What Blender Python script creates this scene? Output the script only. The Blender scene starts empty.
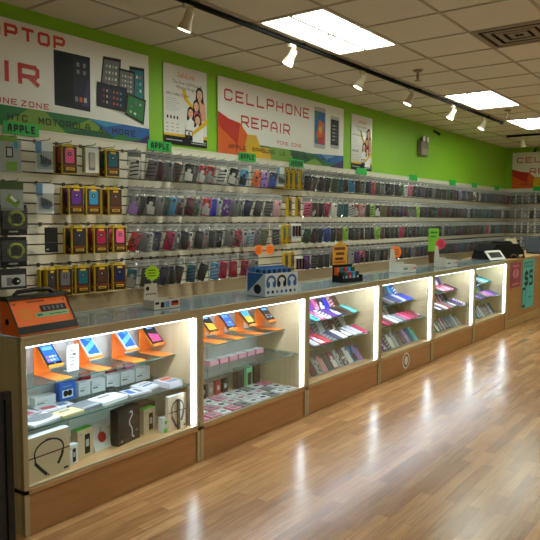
import bpy, math, random
from mathutils import Matrix, Vector
random.seed(7)
PI=math.pi
scn=bpy.context.scene; COL=scn.collection
R=math.radians
# ------------------------------------------------------------------ camera
YAW,PITCH,ROLL,F=0.9264381,-0.0800041,0.0043644,644.79
CAM=Vector((-1.67513,-2.71233,1.52443))
fw=Vector((math.sin(YAW)*math.cos(PITCH),math.cos(YAW)*math.cos(PITCH),math.sin(PITCH)))
rt0=Vector((math.cos(YAW),-math.sin(YAW),0)); up0=rt0.cross(fw)
rt=rt0*math.cos(ROLL)+up0*math.sin(ROLL); up=-rt0*math.sin(ROLL)+up0*math.cos(ROLL)
cd=bpy.data.cameras.new('camera'); cam=bpy.data.objects.new('camera',cd); COL.objects.link(cam)
cd.sensor_width=36; cd.lens=36*F/540; cd.clip_start=.05; cd.clip_end=100
m=Matrix.Identity(4)
for i in range(3): m[i][0]=rt[i]; m[i][1]=up[i]; m[i][2]=-fw[i]; m[i][3]=CAM[i]
cam.matrix_world=m; scn.camera=cam
def at(x,y,ax,v):
    """measured picture point -> point on the plane coordinate[ax]=v (used to take off real positions)"""
    d=fw+rt*((x-270)/F)-up*((y-270)/F); t=(v-CAM[ax])/d[ax]; return CAM+d*t
# ------------------------------------------------------------------ materials
def lin(c):
    out=[]
    for v in c[:3]:
        v/=255.; out.append(v/12.92 if v<=.04045 else ((v+.055)/1.055)**2.4)
    return (*out,1)
_M={}
def mat(name,c=(200,200,200),rough=.5,metal=0,emit=0,spec=.5,noise=0,coat=0):
    if name in _M: return _M[name]
    mt=bpy.data.materials.new(name); mt.use_nodes=True; nt=mt.node_tree; b=nt.nodes['Principled BSDF']
    b.inputs['Base Color'].default_value=lin(c); b.inputs['Roughness'].default_value=rough
    b.inputs['Metallic'].default_value=metal; b.inputs['Specular IOR Level'].default_value=spec
    b.inputs['Coat Weight'].default_value=coat
    if emit: b.inputs['Emission Color'].default_value=lin(c); b.inputs['Emission Strength'].default_value=emit
    if noise:
        n=nt.nodes.new('ShaderNodeTexNoise'); n.inputs['Scale'].default_value=6; n.inputs['Detail'].default_value=5
        tc=nt.nodes.new('ShaderNodeTexCoord'); nt.links.new(tc.outputs['Object'],n.inputs['Vector'])
        mx=nt.nodes.new('ShaderNodeMix'); mx.data_type='RGBA'
        mx.inputs[6].default_value=lin([v*(1-noise) for v in c]); mx.inputs[7].default_value=lin([min(255,v*(1+noise)) for v in c])
        nt.links.new(n.outputs['Fac'],mx.inputs[0]); nt.links.new(mx.outputs[2],b.inputs['Base Color'])
    _M[name]=mt; return mt
def clear(name,c,alpha,rough=.05,fres=1.45,refl=1.0):
    """thin clear sheet: see-through, tinted a little, reflecting by Fresnel"""
    if name in _M: return _M[name]
    mt=bpy.data.materials.new(name); mt.use_nodes=True; nt=mt.node_tree; N=nt.nodes; L=nt.links
    N.clear(); o=N.new('ShaderNodeOutputMaterial'); t=N.new('ShaderNodeBsdfTransparent'); t.inputs[0].default_value=lin(c)
    d=N.new('ShaderNodeBsdfPrincipled'); d.inputs['Base Color'].default_value=lin(c); d.inputs['Roughness'].default_value=max(rough,.2)
    g=N.new('ShaderNodeBsdfGlossy'); g.inputs['Roughness'].default_value=rough
    m1=N.new('ShaderNodeMixShader'); m1.inputs[0].default_value=alpha; L.new(t.outputs[0],m1.inputs[1]); L.new(d.outputs[0],m1.inputs[2])
    f=N.new('ShaderNodeFresnel'); f.inputs[0].default_value=fres
    mu=N.new('ShaderNodeMath'); mu.operation='MULTIPLY'; mu.inputs[1].default_value=refl; L.new(f.outputs[0],mu.inputs[0])
    m2=N.new('ShaderNodeMixShader'); L.new(mu.outputs[0],m2.inputs[0]); L.new(m1.outputs[0],m2.inputs[1]); L.new(g.outputs[0],m2.inputs[2])
    L.new(m2.outputs[0],o.inputs[0]); _M[name]=mt; return mt
def wood(name,c1,c2,rough=.4,axis=0,scale=1.0):
    if name in _M: return _M[name]
    mt=bpy.data.materials.new(name); mt.use_nodes=True; nt=mt.node_tree; b=nt.nodes['Principled BSDF']; L=nt.links
    tc=nt.nodes.new('ShaderNodeTexCoord'); mp=nt.nodes.new('ShaderNodeMapping'); s=[14*scale,14*scale,14*scale]; s[axis]=1.2*scale
    mp.inputs['Scale'].default_value=s; n=nt.nodes.new('ShaderNodeTexNoise'); n.inputs['Scale'].default_value=2.5; n.inputs['Detail'].default_value=6; n.inputs['Distortion'].default_value=.4
    L.new(tc.outputs['Object'],mp.inputs[0]); L.new(mp.outputs[0],n.inputs['Vector'])
    cr=nt.nodes.new('ShaderNodeValToRGB'); cr.color_ramp.elements[0].position=.3; cr.color_ramp.elements[1].position=.7
    cr.color_ramp.elements[0].color=lin(c1); cr.color_ramp.elements[1].color=lin(c2)
    L.new(n.outputs['Fac'],cr.inputs[0]); L.new(cr.outputs[0],b.inputs['Base Color']); b.inputs['Roughness'].default_value=rough
    _M[name]=mt; return mt
WHITE=mat('white_card',(228,228,226),.6); BLACK=mat('black_plastic',(14,14,15),.35)
CREAM=mat('slat_laminate',(226,221,204),.4,noise=.03); GROOVE=mat('groove_dark',(62,56,48),.6)
GREEN=mat('green_paint',(132,188,34),.55,noise=.03)
STEEL=mat('hook_steel',(90,86,80),.35,.8); BRONZE=mat('champagne_aluminium',(178,162,130),.38,.35)
MAPLE=wood('maple_laminate',(176,134,88),(192,150,102),.4); MAPLEV=wood('maple_side',(198,174,136),(210,188,150),.45,2)
FASCIA=wood('honey_fascia',(162,112,68),(176,126,80),.35); TAN=wood('tan_base',(156,142,114),(168,154,126),.5)
TOPG=clear('counter_glass',(216,234,242),.5,.03,1.5,.8); FRONTG=clear('front_glass',(250,253,252),.0,.01,1.45,.22)
SHELFG=clear('shelf_glass',(232,242,238),.03,.02,1.45,.35); EDGE=mat('glass_edge_green',(70,110,100),.15)
LED=mat('led_diffuser',(222,238,255),.5,emit=34); LED2=mat('led_tube',(222,238,255),.5,emit=7); FILL_LED=mat('fill_led_bar',(222,238,255),.5,emit=115); TUBE=mat('ceiling_diffuser',(242,255,243),.5,emit=15.5)
BAG=clear('clear_bag',(236,238,238),.05,.15,1.4,.4)
TAG=mat('green_tag',(20,178,62),.5); INK=mat('dark_ink',(20,30,26),.6); RED=mat('banner_red',(196,52,44),.5)
BANNER=mat('banner_white',(232,231,226),.4)
# ------------------------------------------------------------------ mesh builder
class MB:
    def __init__(s,T=None): s.v=[];s.f=[];s.mi=[];s.ms=[];s.T=T or Matrix.Identity(4);s.sm=set()
    def m(s,mt):
        if mt not in s.ms: s.ms.append(mt)
        return s.ms.index(mt)
    def add(s,vs,fs,mt,smooth=False):
        b=len(s.v); s.v+=[s.T@Vector(v) for v in vs]; k=s.m(mt)
        for f in fs:
            if smooth: s.sm.add(len(s.f))
            s.f.append([b+i for i in f]); s.mi.append(k)
        return s
    def box(s,x0,x1,y0,y1,z0,z1,mt):
        return s.add([(x0,y0,z0),(x1,y0,z0),(x1,y1,z0),(x0,y1,z0),(x0,y0,z1),(x1,y0,z1),(x1,y1,z1),(x0,y1,z1)],
          [(0,3,2,1),(4,5,6,7),(0,1,5,4),(1,2,6,5),(2,3,7,6),(3,0,4,7)],mt)
    def poly(s,pts,mt,off=.001):      # flat print: (u,v) in the x,z plane, facing -y
        return s.add([(u,-off,v) for u,v in pts],[tuple(range(len(pts)))],mt)
    def rect(s,u0,u1,v0,v1,mt,off=.001): return s.poly([(u0,v0),(u1,v0),(u1,v1),(u0,v1)],mt,off)
    def disc(s,cu,cv,ru,rv,mt,off=.001,n=20,a=0):
        P=[]
        for i in range(n):
            t=2*PI*i/n; x=ru*math.cos(t); y=rv*math.sin(t); P.append((cu+x*math.cos(a)-y*math.sin(a),cv+x*math.sin(a)+y*math.cos(a)))
        return s.poly(P,mt,off)
    def prism(s,pts,y0,y1,mt,smooth=False):   # outline in x,z extruded along y
        n=len(pts); vs=[(u,y0,v) for u,v in pts]+[(u,y1,v) for u,v in pts]
        s.add(vs,[tuple(range(n)),tuple(range(2*n-1,n-1,-1))],mt)
        s.add(vs,[(i,(i+1)%n,n+(i+1)%n,n+i) for i in range(n)],mt,smooth); return s
    def prismx(s,pts,x0,x1,mt):   # outline in y,z extruded along x
        n=len(pts); vs=[(x0,u,v) for u,v in pts]+[(x1,u,v) for u,v in pts]
        return s.add(vs,[tuple(range(n)),tuple(range(2*n-1,n-1,-1))]+[(i,(i+1)%n,n+(i+1)%n,n+i) for i in range(n)],mt)
    def tube(s,path,r,mt,n=8):
        rings=[]; vs=[]
        P=[Vector(q) for q in path]
        rr=r if isinstance(r,(list,tuple)) else [r]*len(P)
        for i,q in enumerate(P):
            d=(P[min(i+1,len(P)-1)]-P[max(i-1,0)]).normalized(); a=Vector((0,0,1)) if abs(d.z)<.9 else Vector((1,0,0))
            u=d.cross(a).normalized(); w=d.cross(u)
            for k in range(n):
                t=2*PI*k/n; vs.append(q+(u*math.cos(t)+w*math.sin(t))*rr[i])
        fs=[]
        for i in range(len(P)-1):
            for k in range(n): fs.append((i*n+k,i*n+(k+1)%n,(i+1)*n+(k+1)%n,(i+1)*n+k))
        s.add(vs,fs,mt,True); s.add(vs,[tuple(range(n-1,-1,-1)),tuple(range((len(P)-1)*n,len(P)*n))],mt); return s
    def build(s,name,parent=None,loc=(0,0,0),rot=(0,0,0),bevel=0):
        me=bpy.data.meshes.new(name); me.from_pydata([tuple(v) for v in s.v],[],s.f)
        for mt in s.ms: me.materials.append(mt)
        me.polygons.foreach_set('material_index',s.mi)
        me.polygons.foreach_set('use_smooth',[i in s.sm for i in range(len(s.f))]); me.update()
        o=obj(name,me,parent,loc,rot)
        if bevel:
            b=o.modifiers.new('bevel','BEVEL'); b.width=bevel; b.segments=2; b.limit_method='ANGLE'
        return o
    def mesh(s,name):
        me=bpy.data.meshes.new(name); me.from_pydata([tuple(v) for v in s.v],[],s.f)
        for mt in s.ms: me.materials.append(mt)
        me.polygons.foreach_set('material_index',s.mi); me.polygons.foreach_set('use_smooth',[i in s.sm for i in range(len(s.f))]); me.update(); return me
def obj(name,data,parent=None,loc=(0,0,0),rot=(0,0,0)):
    o=bpy.data.objects.new(name,data); COL.objects.link(o); o.location=loc; o.rotation_euler=rot
    if parent: o.parent=parent
    return o
def tag(o,label,cat,group=None,kind=None):
    o['label']=label; o['category']=cat
    if group: o['group']=group
    if kind: o['kind']=kind
    return o
def thing(name,label,cat,loc=(0,0,0),rot=(0,0,0),group=None):
    return tag(obj(name,None,None,loc,rot),label,cat,group)
def struct(mb,name,**k):
    o=mb.build(name,**k); o['kind']='structure'; return o
def rr(w,h,r,n=4,cx=0,cz=0):
    P=[]
    for (sx,sz,a0) in ((1,1,0),(-1,1,90),(-1,-1,180),(1,-1,270)):
        for i in range(n+1):
            a=R(a0+90*i/n); P.append((cx+sx*(w/2-r)+r*math.cos(a),cz+sz*(h/2-r)+r*math.sin(a)))
    return P
ORD=['first','second','third','fourth','fifth','sixth','seventh','eighth','ninth','tenth','eleventh','twelfth','thirteenth','fourteenth','fifteenth','sixteenth','seventeenth','eighteenth','nineteenth','twentieth']
def ordn(i):
    if i<20: return ORD[i]
    t={2:'twenty',3:'thirty'}[(i+1)//10]; r=(i+1)%10
    return t[:-1]+'ieth' if r==0 else t+'-'+ORD[r-1]
# ------------------------------------------------------------------ lettering (square stroke capitals)
G={'A':[[(0,0),(0,.6),(.3,1),(.7,1),(1,.6),(1,0)],[(0,.38),(1,.38)]],'C':[[(1,.25),(.82,0),(.15,0),(0,.15),(0,.85),(.15,1),(.82,1),(1,.8)]],
'E':[[(1,0),(0,0),(0,1),(1,1)],[(0,.5),(.8,.5)]],'F':[[(0,0),(0,1),(1,1)],[(0,.5),(.8,.5)]],'G':[[(1,.85),(.85,1),(.15,1),(0,.85),(0,.15),(.15,0),(1,0),(1,.45),(.55,.45)]],
'H':[[(0,0),(0,1)],[(1,0),(1,1)],[(0,.5),(1,.5)]],'I':[[(.5,0),(.5,1)]],'L':[[(0,1),(0,0),(1,0)]],'M':[[(0,0),(0,1),(.5,.4),(1,1),(1,0)]],
'N':[[(0,0),(0,1),(1,0),(1,1)]],'O':[[(.15,0),(0,.15),(0,.85),(.15,1),(.85,1),(1,.85),(1,.15),(.85,0),(.15,0)]],
'P':[[(0,0),(0,1),(.85,1),(1,.85),(1,.55),(.85,.4),(0,.4)]],'R':[[(0,0),(0,1),(.85,1),(1,.85),(1,.55),(.85,.4),(0,.4)],[(.5,.4),(1,0)]],
'S':[[(1,.85),(.85,1),(.15,1),(0,.85),(0,.62),(.15,.5),(.85,.5),(1,.38),(1,.15),(.85,0),(.15,0),(0,.15)]],'T':[[(0,1),(1,1)],[(.5,1),(.5,0)]],
'U':[[(0,1),(0,.15),(.15,0),(.85,0),(1,.15),(1,1)]],'Z':[[(0,1),(1,1),(0,0),(1,0)]],'&':[[(1,0),(.2,.75),(.2,.9),(.35,1),(.6,1),(.7,.85),(0,.3),(0,.12),(.15,0),(.6,0),(1,.4)]],
'5':[[(1,1),(.05,1),(.05,.58),(.8,.58),(1,.45),(1,.15),(.85,0),(0,0)]],'$':[[(1,.85),(.85,.92),(.15,.92),(0,.8),(0,.62),(.15,.5),(.85,.5),(1,.38),(1,.2),(.85,.08),(.15,.08),(0,.15)],[(.5,-.08),(.5,1.08)]]}
def letters(mb,txt,u,v,h,mt,w=None,gap=None,t=None,off=.002):
    ks=0; w=w or h*.85; gap=h*.28 if gap is None else gap; t=t or h*.17
    for ch in txt:
        if ch==' ': u+=w*.9; continue
        cw=w*(.25 if ch=='I' else 1)
        for pl in G[ch]:
            P=[Vector((u+t/2+a*(cw-t),v+t/2+b*(h-t))) for a,b in pl]
            for i in range(len(P)-1):
                d=(P[i+1]-P[i]).normalized()*t/2; n=Vector((-d.y,d.x)); a=P[i]-d*.75; b=P[i+1]+d*.75
                mb.poly([tuple(q) for q in (a-n,b-n,b+n,a+n)],mt,off+ks*.00012); ks=(ks+1)%9
        u+=cw+gap
    return u
def font(mb,txt,u,v,size,mt,off=.002,align='LEFT'):
    c=bpy.data.curves.new('t','FONT'); c.body=txt; c.size=size; c.align_x=align; c.resolution_u=1
    o=bpy.data.objects.new('t',c); COL.objects.link(o); dg=bpy.context.evaluated_depsgraph_get(); dg.update()
    me=bpy.data.meshes.new_from_object(o.evaluated_get(dg))
    mb.add([(u+q.co.x,-off,v+q.co.y) for q in me.vertices],[tuple(p.vertices) for p in me.polygons],mt)
    bpy.data.objects.remove(o); bpy.data.curves.remove(c); bpy.data.meshes.remove(me)
# ================================================================== THE ROOM
HC=3.144; YW=1.934; XR=13.53; XL=-4.5; YF=-6.2; HS=2.209
def floor_mat():
    mt=bpy.data.materials.new('laminate_floor'); mt.use_nodes=True; nt=mt.node_tree; N=nt.nodes; L=nt.links; b=N['Principled BSDF']
    tc=N.new('ShaderNodeTexCoord'); br=N.new('ShaderNodeTexBrick'); br.offset=.37; br.inputs['Scale'].default_value=1
    br.inputs['Brick Width'].default_value=.62; br.inputs['Row Height'].default_value=.068; br.inputs['Mortar Size'].default_value=.0012
    br.inputs['Color1'].default_value=lin((186,138,90)); br.inputs['Color2'].default_value=lin((148,104,63)); br.inputs['Mortar'].default_value=lin((126,90,56))
    L.new(tc.outputs['Object'],br.inputs['Vector'])
    mp=N.new('ShaderNodeMapping'); mp.inputs['Scale'].default_value=(1.6,22,1); n=N.new('ShaderNodeTexNoise'); n.inputs['Scale'].default_value=2.2; n.inputs['Detail'].default_value=8; n.inputs['Distortion'].default_value=.8
    L.new(tc.outputs['Object'],mp.inputs[0]); L.new(mp.outputs[0],n.inputs['Vector'])
    mx=N.new('ShaderNodeMix'); mx.data_type='RGBA'; mx.blend_type='MULTIPLY'; mx.inputs[0].default_value=.55
    cr=N.new('ShaderNodeValToRGB'); cr.color_ramp.elements[0].color=(.45,.4,.35,1); cr.color_ramp.elements[1].color=(1.15,1.12,1.08,1); cr.color_ramp.elements[0].position=.3; cr.color_ramp.elements[1].position=.65
    L.new(n.outputs['Fac'],cr.inputs[0]); L.new(br.outputs['Color'],mx.inputs[6]); L.new(cr.outputs[0],mx.inputs[7]); L.new(mx.outputs[2],b.inputs['Base Color'])
    b.inputs['Roughness'].default_value=.24; b.inputs['Specular IOR Level'].default_value=.42
    n2=N.new('ShaderNodeTexNoise'); n2.inputs['Scale'].default_value=9; n2.inputs['Detail'].default_value=4; L.new(tc.outputs['Object'],n2.inputs['Vector'])
    bp=N.new('ShaderNodeBump'); bp.inputs['Strength'].default_value=.10; bp.inputs['Distance'].default_value=.02; L.new(n2.outputs['Fac'],bp.inputs['Height']); L.new(bp.outputs[0],b.inputs['Normal'])
    return mt
def tile_mat():
    mt=bpy.data.materials.new('ceiling_tile'); mt.use_nodes=True; nt=mt.node_tree; N=nt.nodes; L=nt.links; b=N['Principled BSDF']
    tc=N.new('ShaderNodeTexCoord'); n=N.new('ShaderNodeTexNoise'); n.inputs['Scale'].default_value=60; n.inputs['Detail'].default_value=3
    L.new(tc.outputs['Object'],n.inputs['Vector']); mx=N.new('ShaderNodeMix'); mx.data_type='RGBA'
    mx.inputs[6].default_value=lin((216,215,204)); mx.inputs[7].default_value=lin((230,229,218)); L.new(n.outputs['Fac'],mx.inputs[0]); L.new(mx.outputs[2],b.inputs['Base Color']); b.inputs['Roughness'].default_value=.9
    return mt
TILE=tile_mat(); TBAR=mat('tee_bar_shaded',(176,171,156),.6)  # tee bars coloured darker than the tiles for the shade at the gaps
struct(MB().box(XL,XR+.2,YF,YW+.25,-.1,0,floor_mat()),'floor')
# suspended ceiling: panels and the grid they lie in, in one structure mesh
PX,PY,X0,Y0=.66,.66,3.31,.03
FIX=[(2.65,.03),(6.61,.03),(9.25,.03),(2.65,-2.61),(6.61,-2.61),(-1.31,-2.61),(10.57,-2.61),(2.65,-5.25),(6.61,-5.25),(10.57,-5.25)]  # left end light of the middle row is added to brighten the near counter
VENTS=[(3.97,-1.29)]
hole=set()
for fx,fy in FIX:
    i=round((fx-X0)/PX); j=round((fy-Y0)/PY); hole|={(i,j),(i+1,j)}
for fx,fy in VENTS: hole.add((round((fx-X0)/PX),round((fy-Y0)/PY)))
c=MB()
i0=math.floor((XL-X0)/PX); i1=math.ceil((XR-X0)/PX); j0=math.floor((YF-Y0)/PY); j1=math.ceil((YW+.02-Y0)/PY)
for i in range(i0,i1):
    for j in range(j0,j1):
        if (i,j) in hole: continue
        xa,xb=max(XL,X0+i*PX),min(XR+.1,X0+(i+1)*PX); ya,yb=max(YF,Y0+j*PY),min(YW+.1,Y0+(j+1)*PY)
        c.box(xa,xb,ya,yb,HC+.006,HC+.02,TILE)
for i in range(i0+1,i1): c.box(X0+i*PX-.012,X0+i*PX+.012,YF,YW+.02,HC,HC+.007,TBAR)
for j in range(j0+1,j1): c.box(XL,XR,Y0+j*PY-.012,Y0+j*PY+.012,HC-.001,HC+.006,TBAR)
c.box(XL,XR+.1,YF,YW+.1,HC+.12,HC+.2,mat('plenum',(60,58,54),.9))
struct(c,'ceiling')
PAINT=mat('beige_paint',(196,186,160),.6)
struct(MB().box(XL,XR+.2,YW+.014,YW+.2,0,HC+.2,GREEN),'wall_back')
struct(MB().box(XR+.014,XR+.2,YF,YW+.014,0,HC+.2,GREEN),'wall_right')
struct(MB().box(XL-.1,XL,YF-.1,YW+.2,0,HC+.2,PAINT),'wall_left')
struct(MB().box(XL,XR+.2,YF-.1,YF,0,HC+.2,PAINT),'wall_front')
# fluorescent ceiling lights
def fixture(x,y,label):
    t=thing('ceiling_light',label,'ceiling light',(x,y,HC),group='recessed ceiling lights')
    w,d=2*PX,PY
    f=MB(); fr=mat('fixture_frame',(214,208,192),.5)
    f.box(0,w,0,.03,-.004,.11,fr).box(0,w,d-.03,d,-.004,.11,fr).box(0,.03,.03,d-.03,-.004,.11,fr).box(w-.03,w,.03,d-.03,-.004,.11,fr).box(.03,w-.03,.03,d-.03,.1,.11,fr)
    f.build('frame',t)
    for k in range(2):
        a=.032+k*(d/2-.025); MB().box(.032,w-.032,a,a+d/2-.04,.004,.02,TUBE).build('diffuser',t)
    MB().box(.03,w-.03,d/2-.014,d/2+.014,-.010,.0,fr).build('divider',t)
FL=['bright two-panel ceiling light over the nearest display cases, largest in the picture','square-looking white ceiling light between the two sprinklers','white ceiling light cut by the right edge, past the second sprinkler',
'ceiling light in the middle row nearest the entrance','ceiling light in the middle row above the open floor','unseen ceiling light added at left end of middle row to brighten the near counter','ceiling light in the middle row near the right wall',
'ceiling light in the front row nearest the entrance','ceiling light in the front row above the open floor','ceiling light in the front row near the right wall']
for (x,y),l in zip(FIX,FL): fixture(x,y,l)
# vent
x,y=VENTS[0]; t=thing('ceiling_vent','square grey air vent with stepped louvres in the ceiling, top right','vent',(x,y,HC))
VM=mat('vent_metal',(150,140,120),.45,.3); f=MB()
MB().box(.02,PX-.02,.02,PY-.02,.07,.085,mat('vent_dark',(30,28,25),.8)).build('backing',t)
def ringbox(mb,a,b,z0,z1,mt):
    mb.box(a,PX-a,a,b,z0,z1,mt).box(a,PX-a,PX-b,PX-a,z0,z1,mt).box(a,b,b,PX-b,z0,z1,mt).box(PX-b,PX-a,b,PX-b,z0,z1,mt)
ringbox(f,.0,.05,-.004,.01,VM); f.build('frame',t)
for k in range(3):
    a=.085+k*.08; f=MB(); ringbox(f,a,a+.048,-.006+.002*k,-.002+.002*k,VM); f.build('louvre',t)
MB().box(.325,.335,.325,.335,.0,.06,VM).build('centre_plate',t)
# sprinklers
for (x,y),l in zip([(5.05,.33),(8.24,.33)],['brass fire sprinkler head left of the square ceiling light','fire sprinkler head right of the square ceiling light']):
    t=thing('fire_sprinkler',l,'sprinkler',(x,y,HC),group='ceiling sprinkler heads'); sm=mat('sprinkler_metal',(150,140,120),.3,.9)
    MB().tube([(0,0,.0),(0,0,-.012),(0,0,-.02)],[.055,.05,.03],sm,20).build('escutcheon',t)
    MB().tube([(0,0,-.015),(0,0,-.06)],.014,sm,10).tube([(-.014,0,-.05),(-.028,0,-.08),(-.01,0,-.11)],.005,sm,6).tube([(.014,0,-.05),(.028,0,-.08),(.01,0,-.11)],.005,sm,6).tube([(0,0,-.06),(0,0,-.105)],.004,mat('glass_bulb',(190,70,50),.1),6).build('frame_arms',t)
    MB().tube([(0,0,-.108),(0,0,-.114)],.034,sm,16).build('deflector',t)
# track lighting
TB=mat('track_black',(16,14,13),.7,spec=.15); HB=mat('lamp_housing',(205,196,172),.45); BULB=mat('warm_bulb',(255,240,205),.5,emit=9)
def head(par_loc,label,aim,on=True):
    t=thing('track_spotlight',label,'spotlight',par_loc,group='cream track spotlights')
    MB().box(-.045,.045,-.014,.014,-.03,0,HB).tube([(0,0,-.03),(0,0,-.075)],.012,HB,8).build('stem',t)
    h=obj('head_pivot',None)if 0 else None
    d=Vector(aim).normalized(); rot=d.to_track_quat('Z','Y').to_euler()
    P=[(-.05,.026),(-.042,.034),(-.0,.036),(.025,.036),(.07,.052),(.09,.056)]
    hb=MB(); hb.tube([(0,0,a) for a,b in P],[b for a,b in P],HB,16)
    hh=hb.build('lamp_head',t,(0,0,-.095),rot)
    MB().tube([(0,0,.091),(0,0,.094)],.048,BULB,16).build('bulb',hh)
    sp=bpy.data.lights.new('spot','SPOT'); sp.energy=60; sp.spot_size=R(60); sp.spot_blend=.7; sp.color=(1,.9,.72); sp.shadow_soft_size=.05
    so=bpy.data.objects.new('spot_lamp',sp); COL.objects.link(so); so.location=Vector(par_loc)+Vector((0,0,-.11))+d*.15
    so.rotation_euler=d.to_track_quat('-Z','Y').to_euler()
t=thing('light_track','long black lighting track running beside the green wall under the ceiling','light track',(0,.75,HC))
MB().box(.3,9.3,-.016,.016,-.034,-.004,TB).build('rail',t); MB().box(9.3,9.36,-.02,.02,-.042,-.002,TB).build('end_cap',t)
for k in range(4): MB().box(.8+2.6*k,.84+2.6*k,-.03,.03,-.006,.0,TB).build('mounting_clip',t)
hx=[(188,8),(292,47),(362,73),(411,92),(453,107),(484,119)]
HL=['cream track spotlight at the top left end of the visible track','white track spotlight directly above the word REPAIR banner, second along the track','track spotlight under the corner of the big bright ceiling light','small lit track spotlight below the first sprinkler','track spotlight nearest the security camera','track spotlight closest to the far end of the long track']
for (a,b),l in zip(hx,HL):
    q=at(a,b,1,.75); head((q.x,.75,HC-.04),l,(-.25,.4,-.9) if a!=188 else (-.1,.35,-.9))
t=thing('light_track','short black lighting track crossing toward the right wall','light track',(11.2,0,HC))
MB().box(-.018,.018,-3.2,1.2,-.04,-.004,TB).build('rail',t); MB().box(-.02,.02,1.2,1.24,-.042,-.002,TB).build('end_cap',t)
head((11.2,.93,HC-.04),'lit spotlight on the short far track above the right wall banner',(.6,.1,-.8))
# ================================================================== SLATWALLS
PITCH_S=.0825; GR=[2.13-PITCH_S*k for k in range(16)]   # groove heights
def slatwall(L,name_label,loc,rotz):
    t=thing('slatwall',name_label,'slatwall',loc,(0,0,rotz))
    b=MB(); top=HS; b.box(0,L,.006,.012,.86,HS,GROOVE)
    zs=[HS]+GR
    for k in range(len(GR)):
        hi=(HS if k==0 else GR[k-1]-.006); lo=GR[k]+.006
        b.box(0,L,0,.006,lo,hi,CREAM)
    b.box(0,L,0,.006,.86,GR[-1]-.006,CREAM)
    b.build('slat_panel',t)
    tr=MB().box(0,L,-.008,.012,HS,HS+.014,mat('top_trim',(226,220,200),.5)); tr.build('top_trim',t)
    return t
slatwall(XR-(-1.2),'long cream slatwall along the back wall carrying all peg hooks',(-1.2,YW,0),0)
slatwall(3.4,'cream slatwall section on the far right wall under the banner',(XR,YW-.001,0),-PI/2)
tag(MB().box(-1.2,XR-.01,YW-.06,YW+.01,0,.86,TAN).build('wall_base_cabinet'),'plain tan wooden base panel below the long slatwall','cabinet')
tag(MB().box(XR-.06,XR+.01,YW-3.4,YW-.07,0,.86,TAN).build('wall_base_cabinet'),'plain tan wooden base panel below the far right slatwall','cabinet')
# --- green tags on the slatwall top
def gtag(x,txt,label,par=None,loc=None,rot=0,w=.31):
    t=thing('shelf_tag',label,'tag',loc or (x,YW-.012,2.165),(0,0,rot),group='green brand tags on the slatwall')
    MB().box(0,w,-.003,0,0,.095,TAG).build('card',t)
    if txt:
        mb=MB(); n=len(txt); wd=min(.04,(w-.06)/n-.012); u0=w/2-(n*wd+(n-1)*.012)/2
        letters(mb,txt,u0,.018,.06,INK,w=wd,gap=.012,t=.015,off=.0045); mb.build('lettering',t)
TG=[(1.09,'APPLE','bright green APPLE tag at the left end, over the grey headset box'),(2.56,'APPLE','bright green APPLE tag under the tall poster'),(3.90,'APPLE','bright green APPLE tag under the word CELLPHONE banner'),
(4.88,'SAMSUNG','green SAMSUNG tag above the far cluster of yellow boxes'),(6.55,'','green tag below the second poster'),(8.33,'','green tag below the emergency light'),(10.08,'','green tag, second from the room corner pair'),(11.27,'','green tag, next to last before the room corner'),(12.69,'','green tag, nearest the room corner on the back wall')]
for x,tx,l in TG: gtag(x,tx,l)
gtag(0,'','green tag on the far right wall below the banner',loc=(XR-.012,1.33,2.165),rot=-PI/2)
# ================================================================== BANNERS AND POSTERS
PC={k:mat('print_'+k,c,.5,spec=.3) for k,c in dict(red=(190,50,36),orange=(214,96,34),yellow=(214,170,50),lime=(120,160,60),green=(44,120,62),dgreen=(34,92,56),blue=(40,98,170),lblue=(96,140,184),purple=(62,48,104),black=(12,12,14),grey=(112,114,118),lgrey=(178,180,182),navy=(24,26,48),skin=(196,140,108),hair=(30,20,18),white=(226,226,224),gold=(222,180,20),teal=(40,120,130),pink=(190,90,100),cyan=(60,150,190)).items()}
def frame_art(mb,pts,body,screen,icons,off=.002,rows=3,cols=3,ic=None):
    """pts: four corners (bl,br,tr,tl) of a pictured device"""
    mb.poly(pts,body,off); bl,br,tr,tl=[Vector(q) for q in pts]
    def P(a,b): q=(bl*(1-a)+br*a)*(1-b)+(tl*(1-a)+tr*a)*b; return tuple(q)
    mb.poly([P(.07,.08),P(.93,.08),P(.93,.92),P(.07,.92)],screen,off+.0006)
    ic=ic or [PC['white'],PC['orange'],PC['cyan'],PC['lgrey'],PC['pink']]
    k=0
    for r in range(rows):
        for cc in range(cols):
            a=.16+.68*(cc+.25)/cols; b=.14+.7*(r+.25)/rows; w=.48*.68/cols; h=.42*.7/rows
            if random.random()<icons: mb.poly([P(a,b),P(a+w,b),P(a+w,b+h),P(a,b+h)],ic[k%len(ic)],off+.0012)
            k+=1
BW,BH=2.62,.815
def board(t): MB().box(0,BW,-.006,0,0,BH,BANNER).build('panel',t)
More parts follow.
